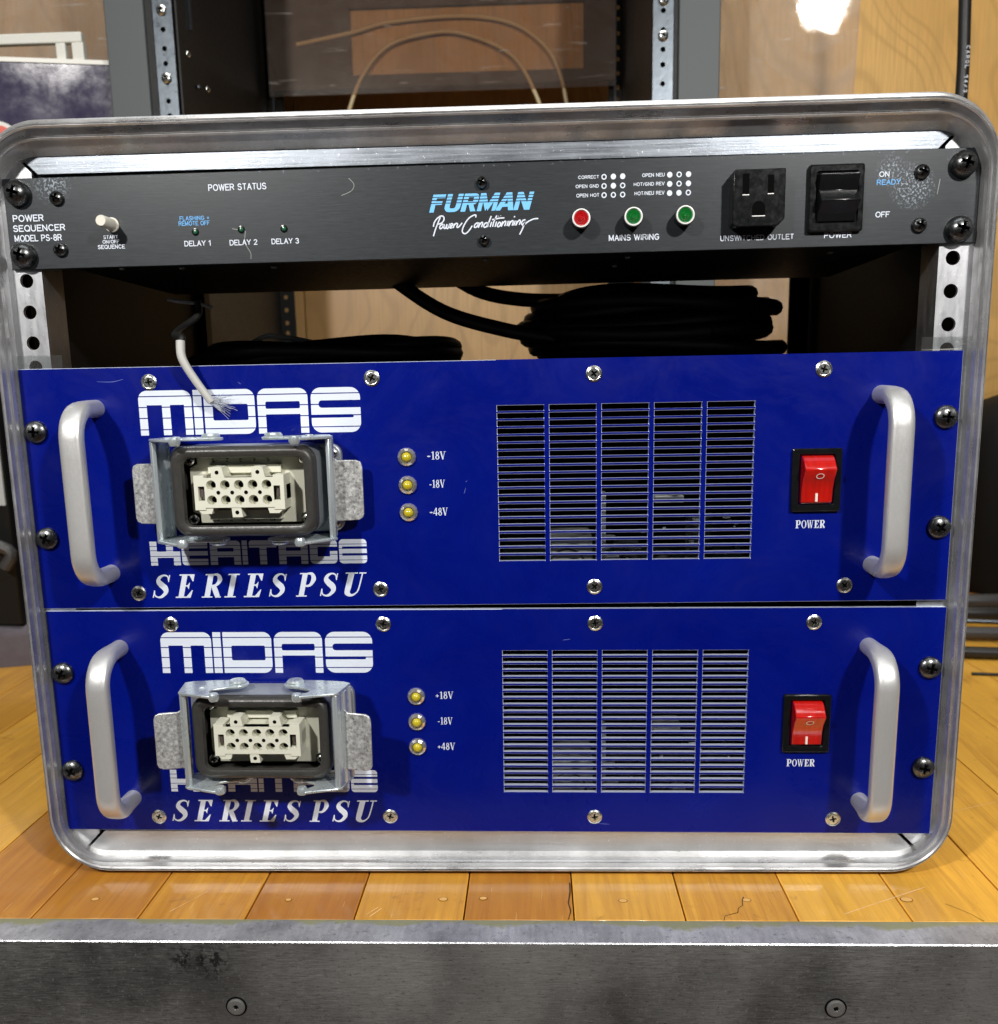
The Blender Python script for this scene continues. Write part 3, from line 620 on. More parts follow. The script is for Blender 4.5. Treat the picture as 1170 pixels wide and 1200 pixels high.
# ================================================================== POWER SUPPLY UNITS
def build_psu(label, loc, roty, lever_rot, worn):
    U = thing('power_supply', label, 'power supply', loc, 'blue power supply units in the rack case', (0, roty, 0))
    # ---- panel with 105 louvre slots and the switch cut-out
    cols = [(7.6+26.85*i, 7.6+26.85*i+24.1) for i in range(5)]
    zrow = [107.5-3.92*(k+1)+0.25 for k in range(21)]        # slot bottoms
    slots = set(); xs = {-241.3, 241.3}; zs = {1.9, 129.7}
    for a, b in cols: xs |= {a, b}
    for z in zrow: zs |= {z, z+2.8}
    xs = sorted(xs); zs = sorted(zs); T = 3.2
    hx = set(); 
    def is_hole(i, j):
        xm = (xs[i]+xs[i+1])/2; zm = (zs[j]+zs[j+1])/2
        return any(a < xm < b for a, b in cols) and any(z < zm < z+2.8 for z in zrow)
    mb = MB(); V = {}
    def vid(i, j, s_):
        k = (i, j, s_)
        if k not in V: V[k] = len(mb.v); mb.v.append((xs[i], 0 if s_ == 0 else T, zs[j]))
        return V[k]
    nx, nz = len(xs)-1, len(zs)-1
    solid = lambda i, j: 0 <= i < nx and 0 <= j < nz and not is_hole(i, j)
    for i in range(nx):
        for j in range(nz):
            if not solid(i, j): continue
            a, b, c, d = (i, j), (i+1, j), (i+1, j+1), (i, j+1)
            mb.f.append((vid(*a, 0), vid(*b, 0), vid(*c, 0), vid(*d, 0))); mb.mi.append(0)
            mb.f.append((vid(*d, 1), vid(*c, 1), vid(*b, 1), vid(*a, 1))); mb.mi.append(1)
            for (p, q, ni, nj) in ((a, b, i, j-1), (b, c, i+1, j), (c, d, i, j+1), (d, a, i-1, j)):
                if not solid(ni, nj): mb.f.append((vid(*p, 0), vid(*p, 1), vid(*q, 1), vid(*q, 0))); mb.mi.append(1)
    make('front_panel', mb, ['blue', 'bare'], U, bevel=0.22, seg=1, smooth=False)
    # ---- chassis behind
    mb = MB()
    mb.box(-216, -214.5, 3.4, 290, 3, 127); mb.box(214.5, 216, 3.4, 290, 3, 127); mb.box(-214.5, 214.5, 3.4, 290, 2, 3.2); mb.box(-214.5, 214.5, 3.4, 290, 126, 127.2); mb.box(-214.5, 214.5, 288, 290, 3.2, 126); mb.box(-10, 2, 3.4, 280, 3.2, 126)
    make('chassis', mb, 'blackmatte', U)
    mb = MB(); mb.box(4, 160, 22, 200, 5, 6.5); make('circuit_board', mb, 'pcb', U)
    for q in ((35, 58, 24, 60, 6.6, 34), (60.5, 64.5, 12, 20, 8, 60), (64.5, 72, 13, 20, 22, 25), (64.5, 70, 13, 20, 34, 36), (92, 108, 26, 40, 52, 56), (103, 110, 16, 22, 12, 22), (131, 136, 14, 22, 10, 16)):
        mb = MB(); mb.box(*q); make('component', mb, 'comp', U, bevel=.6)
    for cx_, cy_, r_, h_ in ((78, 40, 7, 30), (120, 46, 8, 42), (98, 34, 5, 24)):
        mb = MB(); mb.lathez(cx_, cy_, [(0.01, h_), (r_, h_), (r_, 6.6)], 20); make('capacitor', mb, 'cablegrey', U)
    mb = MB(); mb.lathe(44, 18, [(9, 22), (10.5, 20), (9.5, 22)], 26); make('fan_ring', mb, 'cablegrey', U)
    mb = MB(); rs = random.Random(3)
    for k in range(46):
        x = rs.uniform(62, 138); z = rs.uniform(8, 44 if x > 84 else 30); y = rs.uniform(14, 34); mb.box(x, x+rs.uniform(.8, 4), y, y+1.5, z, z+rs.uniform(.5, 1.6))
    make('wiring_bits', mb, 'zincscrew', U)['kind'] = 'stuff'
    # ---- fixings
    for x, z in ((-172.5, 121.9), (-56.4, 121.7), (57.3, 121.8), (172.7, 121.9), (-187.9, 10.1), (-56.4, 10.9), (57.6, 11.2), (188.2, 10.5)):
        screw('panel_screw', SCR_ZINC, U, x, -0.02, z)
    dz = (0, 0) if not worn else (-2.6, -2.8)
    for x, z in ((-235.0+.3, 97.3+dz[0]), (-234.8, 40.7+dz[1]), (234.5, 97.0), (234.7, 40.8)): screw('rack_screw', SCR_RACK, U, x, -0.02, z, random.choice((0.2, 0.5, 0.7, 0.1)))
    # ---- grab handles: rounded bar swept along a U
    for hx_ in (-201.8, 201.8):
        path = []; R_ = 15; zt, zb, yo = 108.8, 21.4, -29.5
        path.append((0.5, zt)); path.append((yo*0.3, zt))
        for k in range(9): a = pi/2*k/8; path.append((yo+R_-R_*sin(a), zt-R_+R_*cos(a)))
        for k in range(1, 6): path.append((yo, zt-R_+(zb-zt+2*R_)*k/6))
        for k in range(9): a = pi/2*k/8; path.append((yo+R_-R_*cos(a), zb+R_-R_*sin(a)))
        path.append((yo*0.3, zb)); path.append((0.5, zb))
        rg = []; n = len(path)
        for i, (y, z) in enumerate(path):
            y0, z0 = path[max(i-1, 0)]; y1, z1 = path[min(i+1, n-1)]; dl = hypot(y1-y0, z1-z0); ty, tz = (y1-y0)/dl, (z1-z0)/dl
            ny, nz_ = -tz, ty                                # normal in the YZ plane
            u = min(1, max(0, (-y-4)/18)); u = u*u*(3-2*u); wx = 4.6+(5.8-4.6)*u; wn = 4.6+(3.9-4.6)*u; e = 1+(0.55-1)*u*0.8
            ring = []
            for k in range(24):
                a = 2*pi*k/24; c_, s_ = cos(a), sin(a)
                ring.append((hx_+wx*math.copysign(abs(c_)**e, c_), y+ny*wn*math.copysign(abs(s_)**e, s_), z+nz_*wn*math.copysign(abs(s_)**e, s_)))
            rg.append(ring)
        mb = MB(); mb.loft(rg); make('grab_handle', mb, 'handle', U, angle=60)
    # ---- indicator lamps
    for z, lab in ((81.1, 'top'), (66.5, ''), (52.1, '')):
        mb = MB(); mb.lathe(-39.8, z, [(4.9, 0.2), (4.9, -0.7), (4.5, -1.5), (3.4, -2.3), (2.9, -2.2), (2.6, -0.4), (0.01, -0.4)], 14); b_ = make('indicator_bezel', mb, 'chrome', U, angle=12)
        mb = MB(); mb.lathe(-39.8, z, [(2.65, -0.6), (2.6, -1.6), (2.2, -2.9), (1.2, -3.7), (0.01, -3.9)], 24); make('lens', mb, 'yellow', b_)
    # ---- silk screen
    E_ = -0.06
    mb = MB(); serif(mb, 'POWER', 161.6, 177.1, 41.0, 4.1, E_); flat('lettering', mb, 'white', U)
    for txt, z, x0, x1 in (('~18V' if worn == 0 else '+18V', 79.6, -29.2, -19.2), ('-18V', 64.9, -28.6, -20.0), ('~48V' if worn == 0 else '+48V', 50.2, -28.8, -18.9)):
        mb = MB(); serif(mb, txt, x0, x1, z, 4.1, E_); flat('lettering', mb, 'white', U)
    zt, zb = 117.5, 94.5; H = zt-zb; Z = lambda f: zt-f*H
    cuts = [(Z(c)-0.27, Z(c)+0.27) for c in (.13, .372, .616, .872)]
    mb = MB()
    fill(mb, [rrect(-179.1, -151.1, zb, zt, 4.6, 8, (0, 0, 1, 1)), hole(rect(-174.9, -166.9, zb-1, Z(.325))), hole(rect(-162.6, -155.2, zb-1, Z(.325)))], E_, cuts)
    fill(mb, [rect(-150.2, -145.8, zb, zt)], E_, cuts)
    fill(mb, [rrect(-144.7, -118.0, zb, zt, 4.6, 8, (0, 1, 1, 0)), hole(rrect(-140.2, -121.7, Z(.69), Z(.33), 0.8, 4))], E_, cuts)
    fill(mb, [rrect(-116.6, -90.2, zb, zt, 4.6, 8, (0, 0, 1, 1)), hole(rrect(-112.4, -94.4, Z(.45), Z(.29), 0.8, 4)), hole(rect(-112.4, -94.4, zb-1, Z(.575)))], E_, cuts)
    fill(mb, [rrect(-88.6, -62.9, zb, zt, 5.2, 8), hole(rrect(-84.6, -60, Z(.45), Z(.285), 1.6, 5, (1, 0, 0, 1))), hole(rrect(-92, -66.6, Z(.672), Z(.60), 0.7, 4, (0, 1, 1, 0)))], E_, cuts)
    # negative leftovers outside the outer outline are never filled (winding below zero is dropped)
    flat('lettering', clean(mb), 'white', U)
    zt2, zb2 = 38.2, 25.2; H2_ = zt2-zb2; Y2 = lambda f: zt2-f*H2_; X2 = lambda z: -179.8+(z-66)*.1098
    cuts = [(Y2(c)-0.16, Y2(c)+0.16) for c in (.2, .38, .62, .86)]
    mb = MB()
    B = lambda a, b, c, d: rect(X2(a), X2(b), Y2(d), Y2(c))
    for P in ([B(66, 100, 0, 1), B(100, 180, .42, .68), B(180, 214, .42, 1), B(146, 180, 0, .42)],
              [rrect(X2(222), X2(350), zb2, zt2, 1.8, 5, (1, 0, 0, 1)), hole(B(258, 360, .3, .42)), hole(B(258, 360, .6, .74))],
              [rrect(X2(362), X2(512), zb2, zt2, 2.2, 6, (0, 0, 1, 1)), hole(B(398, 478, .3, .45)), hole(B(398, 478, .68, 1.1))],
              [B(520, 546, 0, 1)], [rrect(X2(555), X2(690), Y2(.3), zt2, 1.5, 5, (0, 0, 1, 1)), B(606, 640, .3, 1)],
              [rrect(X2(700), X2(842), zb2, zt2, 2.2, 6, (0, 0, 1, 1)), hole(B(736, 808, .3, .45)), hole(B(736, 808, .68, 1.1))],
              [rrect(X2(852), X2(986), zb2, zt2, 2.4, 6), hole(B(890, 1000, .3, .48)), hole(B(890, 950, .48, .7))],
              [rrect(X2(995), X2(1130), zb2, zt2, 2.0, 6, (1, 1, 1, 1)), hole(B(1010, 1150, .3, .40)), hole(B(1010, 1150, .58, .68))]):
        fill(mb, P, E_, cuts, step=.3)
    flat('lettering', clean(mb), 'white', U)
    mb = MB(); zz = 7.3; hh = 12.9
    for ch, a, b in (('S', -180.6, -170.0), ('E', -168.0, -156.6), ('R', -153.8, -141.8), ('I', -141.4, -132.0), ('E', -130.8, -119.2), ('S', -117.0, -106.6), ('P', -102.4, -91.0), ('S', -89.4, -78.9), ('U', -76.0, -63.6)):
        place_glyph(mb, SER[ch], a, b, zz, hh, 0.27, E_)
    flat('lettering', mb, 'white', U)
    for pts in (([(-200, 122.6), (-192, 122.4), (-186, 123.6)], [(-9.5, 64.5), (-10.4, 61.5)], [(-8.6, 68.4), (-9.4, 67.6)], [(-126, 121), (-124.5, 120)]) if worn == 0 else ([(40, 112.5), (44, 113.0)], [(60, 7.0), (66, 6.6)])):
        mb = MB(); fill(mb, stroke(pts, [.12, .28, .12], 5), -0.05, step=.2); flat('scuff', mb, 'scuff', U)
    # ---- rocker switch
    mb = MB(); rg = []
    for x0, x1, z0, z1, y in ((158.4, 183.4, 49.9, 82.3, 0.2), (158.4, 183.4, 49.9, 82.3, -1.9), (158.9, 182.9, 50.4, 81.8, -2.3), (161.6, 180.4, 53.0, 79.6, -2.3), (162.1, 179.9, 53.5, 79.1, -1.6), (162.1, 179.9, 53.5, 79.1, 1.5)):
        rg.append([(x, y, z) for x, z in rrect(x0, x1, z0, z1, 0.8, 2)])
    mb.loft(rg); sw = make('switch_bezel', mb, 'black', U, angle=25)
    mb = MB(); mb.prismx([(1.5, 78.6), (-2.2, 78.6), (-4.6, 77.4), (-9.2, 72.4), (-9.0, 71.2), (-5.6, 66.6), (-3.6, 61.5), (-2.9, 55.0), (-1.9, 54.0), (1.5, 54.0)], 163.2, 179.0)
    rk = make('rocker', mb, 'rocker', sw, bevel=0.5, seg=2)
    mb = MB(); n = 24                                         # the O on the facet under the ridge
    fy = lambda z: -9.0+(71.2-z)/(71.2-66.6)*3.4-0.45
    ring_o = [(171.1+2.1*cos(2*pi*k/n), fy(68.6+1.5*sin(2*pi*k/n)), 68.6+1.5*sin(2*pi*k/n)) for k in range(n)]; ring_i = [(171.1+1.6*cos(2*pi*k/n), fy(68.6+1.1*sin(2*pi*k/n)), 68.6+1.1*sin(2*pi*k/n)) for k in range(n)]
    mb.add(ring_o+ring_i, [(k, (k+1) % n, n+(k+1) % n, n+k) for k in range(n)])
    mb.box(170.2, 171.3, -3.9, -3.0, 55.2, 59.4); make('legend', mb, 'legend', sw)
    # ---- multipole connector
    build_connector(U, lever_rot)
    return U

def clean(mb): return mb

def build_connector(U, lever_rot):
    mb = MB(); mb.prism(rrect(-163.5, -73.3, 43.2, 88.8, 5.5, 5), -4, 0.1); H = make('connector_housing', mb, 'housing', U, bevel=0.8)
    hp = H
    mb = MB()
    R_ = [(-155.0, -81.8, 44.4, 89.8, 8, -4), (-154.8, -82.0, 44.6, 89.6, 8, -22), (-154.9, -81.9, 44.5, 89.7, 8, -23)]
    mb.loft([[(x, y, z) for x, z in rrect(a, b, c, d, r, 6)] for a, b, c, d, r, y in R_]); make('housing_body', mb, 'housing', hp, angle=40)
    mb = MB()
    R_ = [(-154.7, -82.1, 44.7, 89.5, 8, -22.5), (-154.9, -81.9, 44.5, 89.7, 8.2, -25.5), (-153.6, -83.2, 45.8, 88.4, 7.4, -28.0), (-151.8, -85.0, 47.4, 86.8, 6, -28.6), (-149.0, -87.4, 49.6, 84.6, 4, -27.6), (-148.2, -88.0, 50.2, 84.0, 3.6, -25.5), (-151.0, -85.8, 48.0, 86.2, 3.6, -24.5), (-151.8, -85.4, 47.6, 86.6, 3.6, -4)]
    mb.loft([[(x, y, z) for x, z in rrect(a, b, c, d, r, 6)] for a, b, c, d, r, y in R_]); make('housing_rim', mb, 'seal', hp, angle=45)
    mb = MB(); mb.prism(rrect(-151.7, -85.5, 47.7, 86.5, 3, 3), -8, -6); make('cavity_floor', mb, 'blackmatte', hp)
    # ivory insert: base plate, raised block with ten sockets
    mb = MB()
    mb.prism([(-148.6, 56.0), (-144.6, 54.5), (-144.6, 50.2), (-92.4, 50.2), (-92.4, 54.0), (-88.0, 56), (-88.0, 78.8), (-92.4, 80.5), (-92.4, 84.2), (-144.6, 84.2), (-144.6, 80.5), (-148.6, 78.6)], -17, -9)
    plt = make('insert_plate', mb, 'ivory2', hp, bevel=0.4)
    mb = MB(); P = 6.95; x0 = -119.9-2.5*P
    for r_ in range(2):
        for c_ in range(5):
            cx = x0+P*(c_+.5); cz = 63.25+7.5*r_; cell_hole(mb, x0+P*c_, x0+P*(c_+1), cz-3.75, cz+3.75, cx, cz, 2.45, -29.5, -25.5, 0, 0, 22)
    mb.box(x0, x0+5*P, -25.5, -17, 59.5, 74.5)
    for s_ in (-1, 1):
        xe = -119.9+s_*2.5*P; a, b = (xe, xe+s_*5.2) if s_ > 0 else (xe+s_*5.2, xe)
        mb.box(a, b, -29.5, -17, 70.2, 75.6); mb.box(a, b, -29.5, -17, 58.4, 63.0); mb.box(a+(3.2 if s_ > 0 else 0), b-(0 if s_ > 0 else 3.2), -29.5, -17, 63, 70.2); mb.box(a, b, -25.0, -17, 63, 70.2)
    for tx in (-130.6, -110.2): mb.prism([(tx-3.0, 74.5), (tx+3.6, 74.5), (tx+2.6, 79.3), (tx+1.4, 79.8), (tx-2.4, 79.8), (tx-3.0, 79.0)], -29.2, -17)
    mb.prism([(-124.0, 54.6), (-118.9, 54.6), (-119.6, 59.5), (-124.4, 59.5)], -29.2, -17)
    for s_ in (-1, 1): mb.prism(ccw([(-119.9+s_*13.6, 59.5), (-119.9+s_*14.6, 56.4), (-119.9+s_*19.4, 56.4), (-119.9+s_*21.4, 58.4), (-119.9+s_*21.4, 59.5)]), -29.0, -17)
    mb.box(-138.5, -101.5, -20.5, -16.8, 52.5, 57); mb.box(-138, -101, -20, -16.8, 76, 80)
    make('insert_block', mb, 'ivory', hp, bevel=0)
    mb = MB()
    for r_ in range(2):
        for c_ in range(5): mb.lathe(x0+P*(c_+.5)+.2, 63.25+7.5*r_, [(1.55, -25.62), (0.01, -25.62)], 16)
    for c_ in range(4): mb.lathe(x0+P*(c_+1), 67.0, [(1.0, -29.56), (0.01, -29.56)], 14)
    for tx, tz in ((-130.6, 77.0), (-110.2, 77.0), (-121.6, 57.0)): mb.lathe(tx, tz, [(1.0, -29.3), (0.01, -29.3)], 14)
    make('socket_bore', mb, 'recess', hp, smooth=False)
    mb = MB()
    for s_ in (-1, 1):
        mb.box(-119.9+s_*20.0-1.6, -119.9+s_*20.0+1.6, -27.5, -24.5, 65.0, 68.6); mb.box(-119.9+s_*20.6-2.4, -119.9+s_*20.6+.6, -25.4, -24.9, 71, 73.8)
    make('earth_clip', mb, 'brass', hp)
    for k, d_ in enumerate('12345'): sans('numeral', d_, -136.5+P*k, -135.0+P*k, 81.2, 2.0, -17.08, 'ink', hp, rotz=1)
    for k, d_ in enumerate(('6', '7', '8', '9', '10')): sans('numeral', d_, -136.5+P*k, -135.0+P*k+(1.3 if d_ == '10' else 0), 51.0, 2.0, -17.08, 'ink', hp, rotz=1)
    for x, z in ((-147.6, 52.3), (-89.0, 52.3), (-147.6, 82.4), (-89.4, 82.4)): screw('insert_screw', SCR_MINI, hp, x, -18.5, z)
    for x, z in ((-159.2, 48), (-77.6, 48), (-159.2, 84), (-77.6, 84)): screw('flange_screw', SCR_MINI, hp, x, -4.3, z)
    # locking levers
    def lever(sgn):
        X = lambda d: sgn*d                                   # d: distance outwards from the pivot
        rt_, dx_ = lever_rot[0 if sgn < 0 else 1]; px = -119.3+sgn*15.0+dx_
        e = bpy.data.objects.new('lever', None)
        mb = MB()
        arm = [(27.6, -17), (27.6, 8.5), (24, 12.0), (17.5, 13.5), (13.6, 10.5), (13.2, 7.0), (4.5, 5.6)]+[(6*cos(a), 6*sin(a)) for a in [radians(k) for k in (80, 110, 140, 170, 200, 230, 260, 285)]]+[(14, -9.5)]
        arm = [(d, -v) for d, v in arm]                       # v positive towards the camera -> y negative
        # arm outline: plate end at d=27.6 reaches from y=-8.5 to y=+6
        arm = [(28.2, 7.0), (29.0, -9.5), (27.0, -12.0), (20, -15.5), (13, -19.5), (9, -20), (7.4, -18), (8.6, -15.6), (12, -14.2), (13.5, -11.5), (12, -8), (4.2, -5.9)]+[(6.0*cos(radians(k)), -6.0*sin(radians(k))) for k in (95, 120, 150, 180, 210, 240, 265)]+[(12, 8.0), (24, 8.6)]
        Pz = [(X(d), v) for d, v in arm]
        if sgn < 0: pass
        ar = sum(Pz[j][0]*Pz[(j+1) % len(Pz)][1]-Pz[(j+1) % len(Pz)][0]*Pz[j][1] for j in range(len(Pz)))
        if ar < 0: Pz = Pz[::-1]
        mb.prismz(Pz, 92.2, 93.6); mb.prismz(Pz, 40.6, 42.0)
        # U-shaped end plate with folded ribs, in plan: a little profile swept vertically
        prof = [(27.0, 6.6), (28.2, 7.2), (29.2, 5.4), (28.2, 4.0), (28.3, 0.5), (29.4, -1.0), (29.4, -3.2), (28.4, -4.6), (28.8, -8.4), (28.2, -10.6), (26.4, -11.4), (25.0, -10.0), (25.6, -9.0), (26.8, -9.6), (27.4, -8.2), (27.2, -4.4), (28.2, -3.0), (28.2, -1.2), (27.1, 0.6)]
        Pq = ccw([(X(d), v) for d, v in prof]); mb.prismz(Pq, 42.0, 92.2)
        o1 = make('locking_lever', mb, 'zincs', hp, bevel=0.35, seg=2, angle=40)
        # outward thumb tab
        mb = MB(); T0, T1 = 28.0, 43.5
        P2 = [(X(T0), 46.5), (X(T0+1.5), 49.6), (X(T1-3), 49.6), (X(T1-.8), 50.6), (X(T1), 52.6), (X(T1), 77.4), (X(T1-.8), 79.6), (X(T1-3), 80.6), (X(T0+3), 80.8), (X(T0+1), 82.4), (X(T0), 88)]
        mb.prism(ccw(P2), -3.8, -2.4)
        o2 = make('thumb_tab', mb, 'zinc', hp, bevel=0.4, seg=2)
        studs = []
        for z0, z1 in ((93.6, 95.6), (40.6, 38.6)):
            mb = MB()
            mb.lathez(0, 0, [(4.6, z0), (4.6, z0+(z1-z0)*.5), (3.8, z1), (0.01, z1)], 22)
            zz = z0+(z1-z0)*.35; mb.lathez(X(17.5), -3.5, [(2.4, z0), (1.8, zz), (0.01, zz)], 14)
            mb.lathez(X(10.0), -18.0, [(2.6, z0+.3*(1 if z1 > z0 else -1)), (2.9, z0-(z1-z0)*0.8), (2.2, z0-(z1-z0)*1.6), (0.01, z0-(z1-z0)*1.6)], 14); mb.lathez(X(10.0), -18.0, [(0.01, z0+.8*(1 if z1 > z0 else -1)), (2.0, z0+.8*(1 if z1 > z0 else -1)), (2.6, z0)], 14)
            studs.append(make('lever_stud', mb, 'zincs', hp))
        for o in [o1, o2]+studs:
            o.location = (px*S, -15.5*S, 0); o.rotation_euler = (0, 0, radians(rt_)*(-sgn))
    lever(-1); lever(1)

# upper unit, then the lower one
psu1 = build_psu('upper of the two blue power supplies, handles and connector with its levers swung out', (0, 0, 0), 0, ((-9, -2.6), (-15, -0.6)), 0)
psu2 = build_psu('lower of the two blue power supplies, resting at the bottom of the case', (0, 0, -130.3), radians(0.31), ((11, 1.5), (13, 2.5)), 1)

# ================================================================== POWER CONDITIONER (top unit)
pc = thing('power_conditioner', 'black brushed rack unit with red and green lamps at the top of the case', 'power conditioner', (2.4, 0, 202.2), None, (0, radians(-0.22), 0))
mb = MB(); mb.box(-240.9, 240.9, 0, 3, -22, 21.9); make('faceplate', mb, 'brushed', pc, bevel=0.25, seg=1)
mb = MB(); mb.box(-214, 216, 3, 150, -20.8, 20); mb.box(-216, 218, 3, 14, -20.9, -18); make('chassis', mb, 'cabdark', pc, bevel=.5)
for x, y in ((-160, 18), (-113, 25), (0, 20), (74, 26), (70, 60), (-190, 14), (180, 30)):
    o = screw('tiny_screw', SCR_MINI, pc, x, y, -20.9); o.rotation_euler = (radians(90), 0, 0); o.scale = (.7, .7, .7)
for x, z in ((-213.7, 11.8), (-214.4, -12.8), (213.0, 11.4), (213.0, -13.2), (-0.1, 12.8), (0.3, -14.2)): 
    o = screw('small_screw', SCR_SMALL, pc, x, -0.02, z, 0.4); o.scale = (1, 1.1, 1) if abs(x) > 5 else (.82, 1.2, .82)
for x, z in ((-233.2, 14.6), (-233.4, -15.2), (232.2, 14.2), (232.0, -15.6)):
    o = screw('rack_screw', SCR_RACK, pc, x, -0.02, z, 0.3); o.scale = (1.06, 1.7, 1.06)
mb = MB(); mb.lathe(-187.0, -1.6, [(3.6, 0), (3.6, -.6), (2.9, -.9), (2.8, -12.2), (2.4, -12.9), (0.01, -12.9)], 28); make('push_button', mb, 'cream', pc)
for i, (x, mt, lab) in enumerate(((48.3, 'redlens', 'red indicator lamp'), (73.6, 'greenlens', None), (98.6, 'greenlens', None))):
    mb = MB(); mb.lathe(x, -6.4, [(4.7, 0.2), (4.7, -6.6), (4.4, -7.0)], 32); h_ = make('indicator_housing', mb, 'black', pc)
    if lab: h_['label'] = lab
    mb = MB(); mb.lathe(x, -6.4, [(4.45, -6.6), (4.5, -7.6), (4.3, -8.2), (3.9, -8.3), (3.6, -7.9), (3.5, -7.0)], 32); make('white_ring', mb, 'whitebz', h_)
    mb = MB(); mb.lathe(x, -6.4, [(3.6, -7.4), (3.2, -7.9), (2.7, -7.6), (2.3, -8.1), (2.0, -7.8), (1.5, -8.3), (1.2, -8.0), (.7, -8.5), (0.01, -8.4)], 32); make('lens', mb, mt, h_, angle=20)
for x, z in ((-144.8, -6.2), (-121.4, -5.7), (-99.8, -5.9)):
    mb = MB(); mb.lathe(x, z, [(1.9, 0.2), (1.8, -.3), (1.3, -.4), (1.25, -.2)], 18); h_ = make('indicator_hole', mb, 'black', pc); mb = MB(); mb.lathe(x, z, [(1.25, -.1), (.9, -.7), (0.01, -.9)], 14); make('lens', mb, 'dimlens', h_)
# outlet
mb = MB(); ox0, ox1, oz0, oz1 = 120.9, 145.9, -12.8, 13.5
mb.prism([(ox0+1.5, oz0), (ox1-3.2, oz0), (ox1, oz0+3.4), (ox1, oz1), (ox0+1.2, oz1), (ox0, oz1-1.2), (ox0, oz0+1.5)], -9, 0.2); out_ = make('outlet', mb, 'black', pc, bevel=0.5)
mb = MB()
for x0_, x1_, z0_, z1_ in ((125.4, 128.6, 1.8, 11.4), (137.4, 140.3, 2.0, 10.6)): mb.box(x0_, x1_, -9.05, -8.9, z0_, z1_)
mb.prism([(130.2, -8.0), (136.4, -8.0), (136.4, -4.2)]+[(133.3+3.1*cos(radians(k)), -4.2+3.1*sin(radians(k))) for k in (20, 45, 70, 90, 110, 135, 160)]+[(130.2, -4.2)], -9.05, -8.9)
make('socket_slot', mb, 'recess', out_, smooth=False)
mb = MB()
for x0_, x1_, z0_ in ((125.4, 128.6, 1.5), (137.4, 140.3, 1.7), (130.2, 136.4, -8.3)): mb.box(x0_, x1_, -9.25, -8.9, z0_, z0_+.4)
make('slot_lip', mb, 'whitebz', out_, smooth=False)
# black rocker
mb = MB(); rg = []
for x0_, x1_, z0_, z1_, y in ((158.6, 185.2, -15.4, 15.9, 0.2), (158.6, 185.2, -15.4, 15.9, -2.0), (159.4, 184.4, -14.6, 15.1, -2.8), (162, 182.6, -11.5, 12.8, -2.8), (162.4, 182.2, -11.1, 12.4, -1.5)):
    rg.append([(x, y, z) for x, z in rrect(x0_, x1_, z0_, z1_, 1.2, 3)])
mb.loft(rg); bz = make('switch_bezel', mb, 'black', pc, angle=25)
mb = MB(); mb.box(162.4, 182.2, -1.6, -1.0, -11.1, 12.4); make('switch_well', mb, 'blackmatte', bz)
mb = MB(); mb.prismx([(-1.2, 12.0), (-3.4, 12.0), (-7.4, 10.4), (-7.4, 10.0), (-4.6, 3.4), (-9.6, -1.6), (-9.4, -2.4), (-3.6, -7.0), (-2.6, -10.6), (-1.2, -10.6)], 163.0, 181.6); make('rocker', mb, 'black', bz, bevel=0.35)
for t_ in (('POWER', -237.6, -221.7, 1.2, 3.3), ('SEQUENCER', -237.9, -211.1, -3.6, 3.2), ('MODEL PS-8R', -237.8, -213.4, -8.4, 3.2), ('START', -192.0, -184.5, -8.3, 1.8), ('ON/OFF', -192.7, -184.1, -10.5, 1.7),
    ('SEQUENCE', -195.3, -181.4, -13.1, 2.0), ('POWER STATUS', -136.6, -107.4, 13.0, 3.2), ('DELAY 1', -150.9, -137.5, -13.0, 2.7), ('DELAY 2', -127.8, -113.7, -13.2, 2.7), ('DELAY 3', -106.5, -92.6, -13.2, 2.7),
    ('MAINS WIRING', 62.2, 87.0, -16.4, 2.9), ('CORRECT', 47.3, 57.5, 13.1, 1.6), ('OPEN GND', 46.0, 57.3, 8.9, 1.6), ('OPEN HOT', 46.3, 57.6, 4.6, 1.7), ('OPEN NEU', 78.5, 89.4, 13.1, 1.7), ('HOT/GND REV', 74.4, 89.4, 9.0, 1.7),
    ('HOT/NEU REV', 74.8, 89.4, 4.7, 1.8), ('UNSWITCHED OUTLET', 117.0, 152.9, -18.0, 2.6), ('POWER', 167.5, 180.9, -18.0, 2.7), ('ON', 192.8, 197.7, 9.7, 2.5), ('OFF', 191.9, 198.8, -9.0, 2.7)):
    sans('lettering', *t_[:1], t_[1], t_[2], t_[3], t_[4], -0.08, 'white', pc)
for t_ in (('FLASHING =', -152.3, -137.2, -0.6, 2.1), ('REMOTE OFF', -153.0, -137.2, -3.1, 2.2), ('READY', 191.8, 203.3, 6.0, 2.5)): sans('lettering', t_[0], t_[1], t_[2], t_[3], t_[4], -0.08, 'cyan', pc)
pat = {(0, 0): 0, (1, 0): 1, (2, 0): 1, (0, 1): 0, (1, 1): 1, (2, 1): 0, (0, 2): 0, (1, 2): 0, (2, 2): 0}
pat2 = {(0, 0): 1, (1, 0): 0, (2, 0): 1, (0, 1): 1, (1, 1): 0, (2, 1): 1, (0, 2): 1, (1, 2): 1, (2, 2): 0}
for x0_, pt in ((59.9, pat), (91.9, pat2)):
    mb = MB()
    for (i, j), on in pt.items():
        c_ = ell(x0_+4.55*i, 13.8-4.25*j, 1.3, 1.35, 20)
        fill(mb, [c_] if on else [c_, hole(ell(x0_+4.55*i, 13.8-4.25*j, .75, .8, 16))], -0.08, step=.2)
    flat('dot_table', mb, 'white', pc)['kind'] = 'stuff'
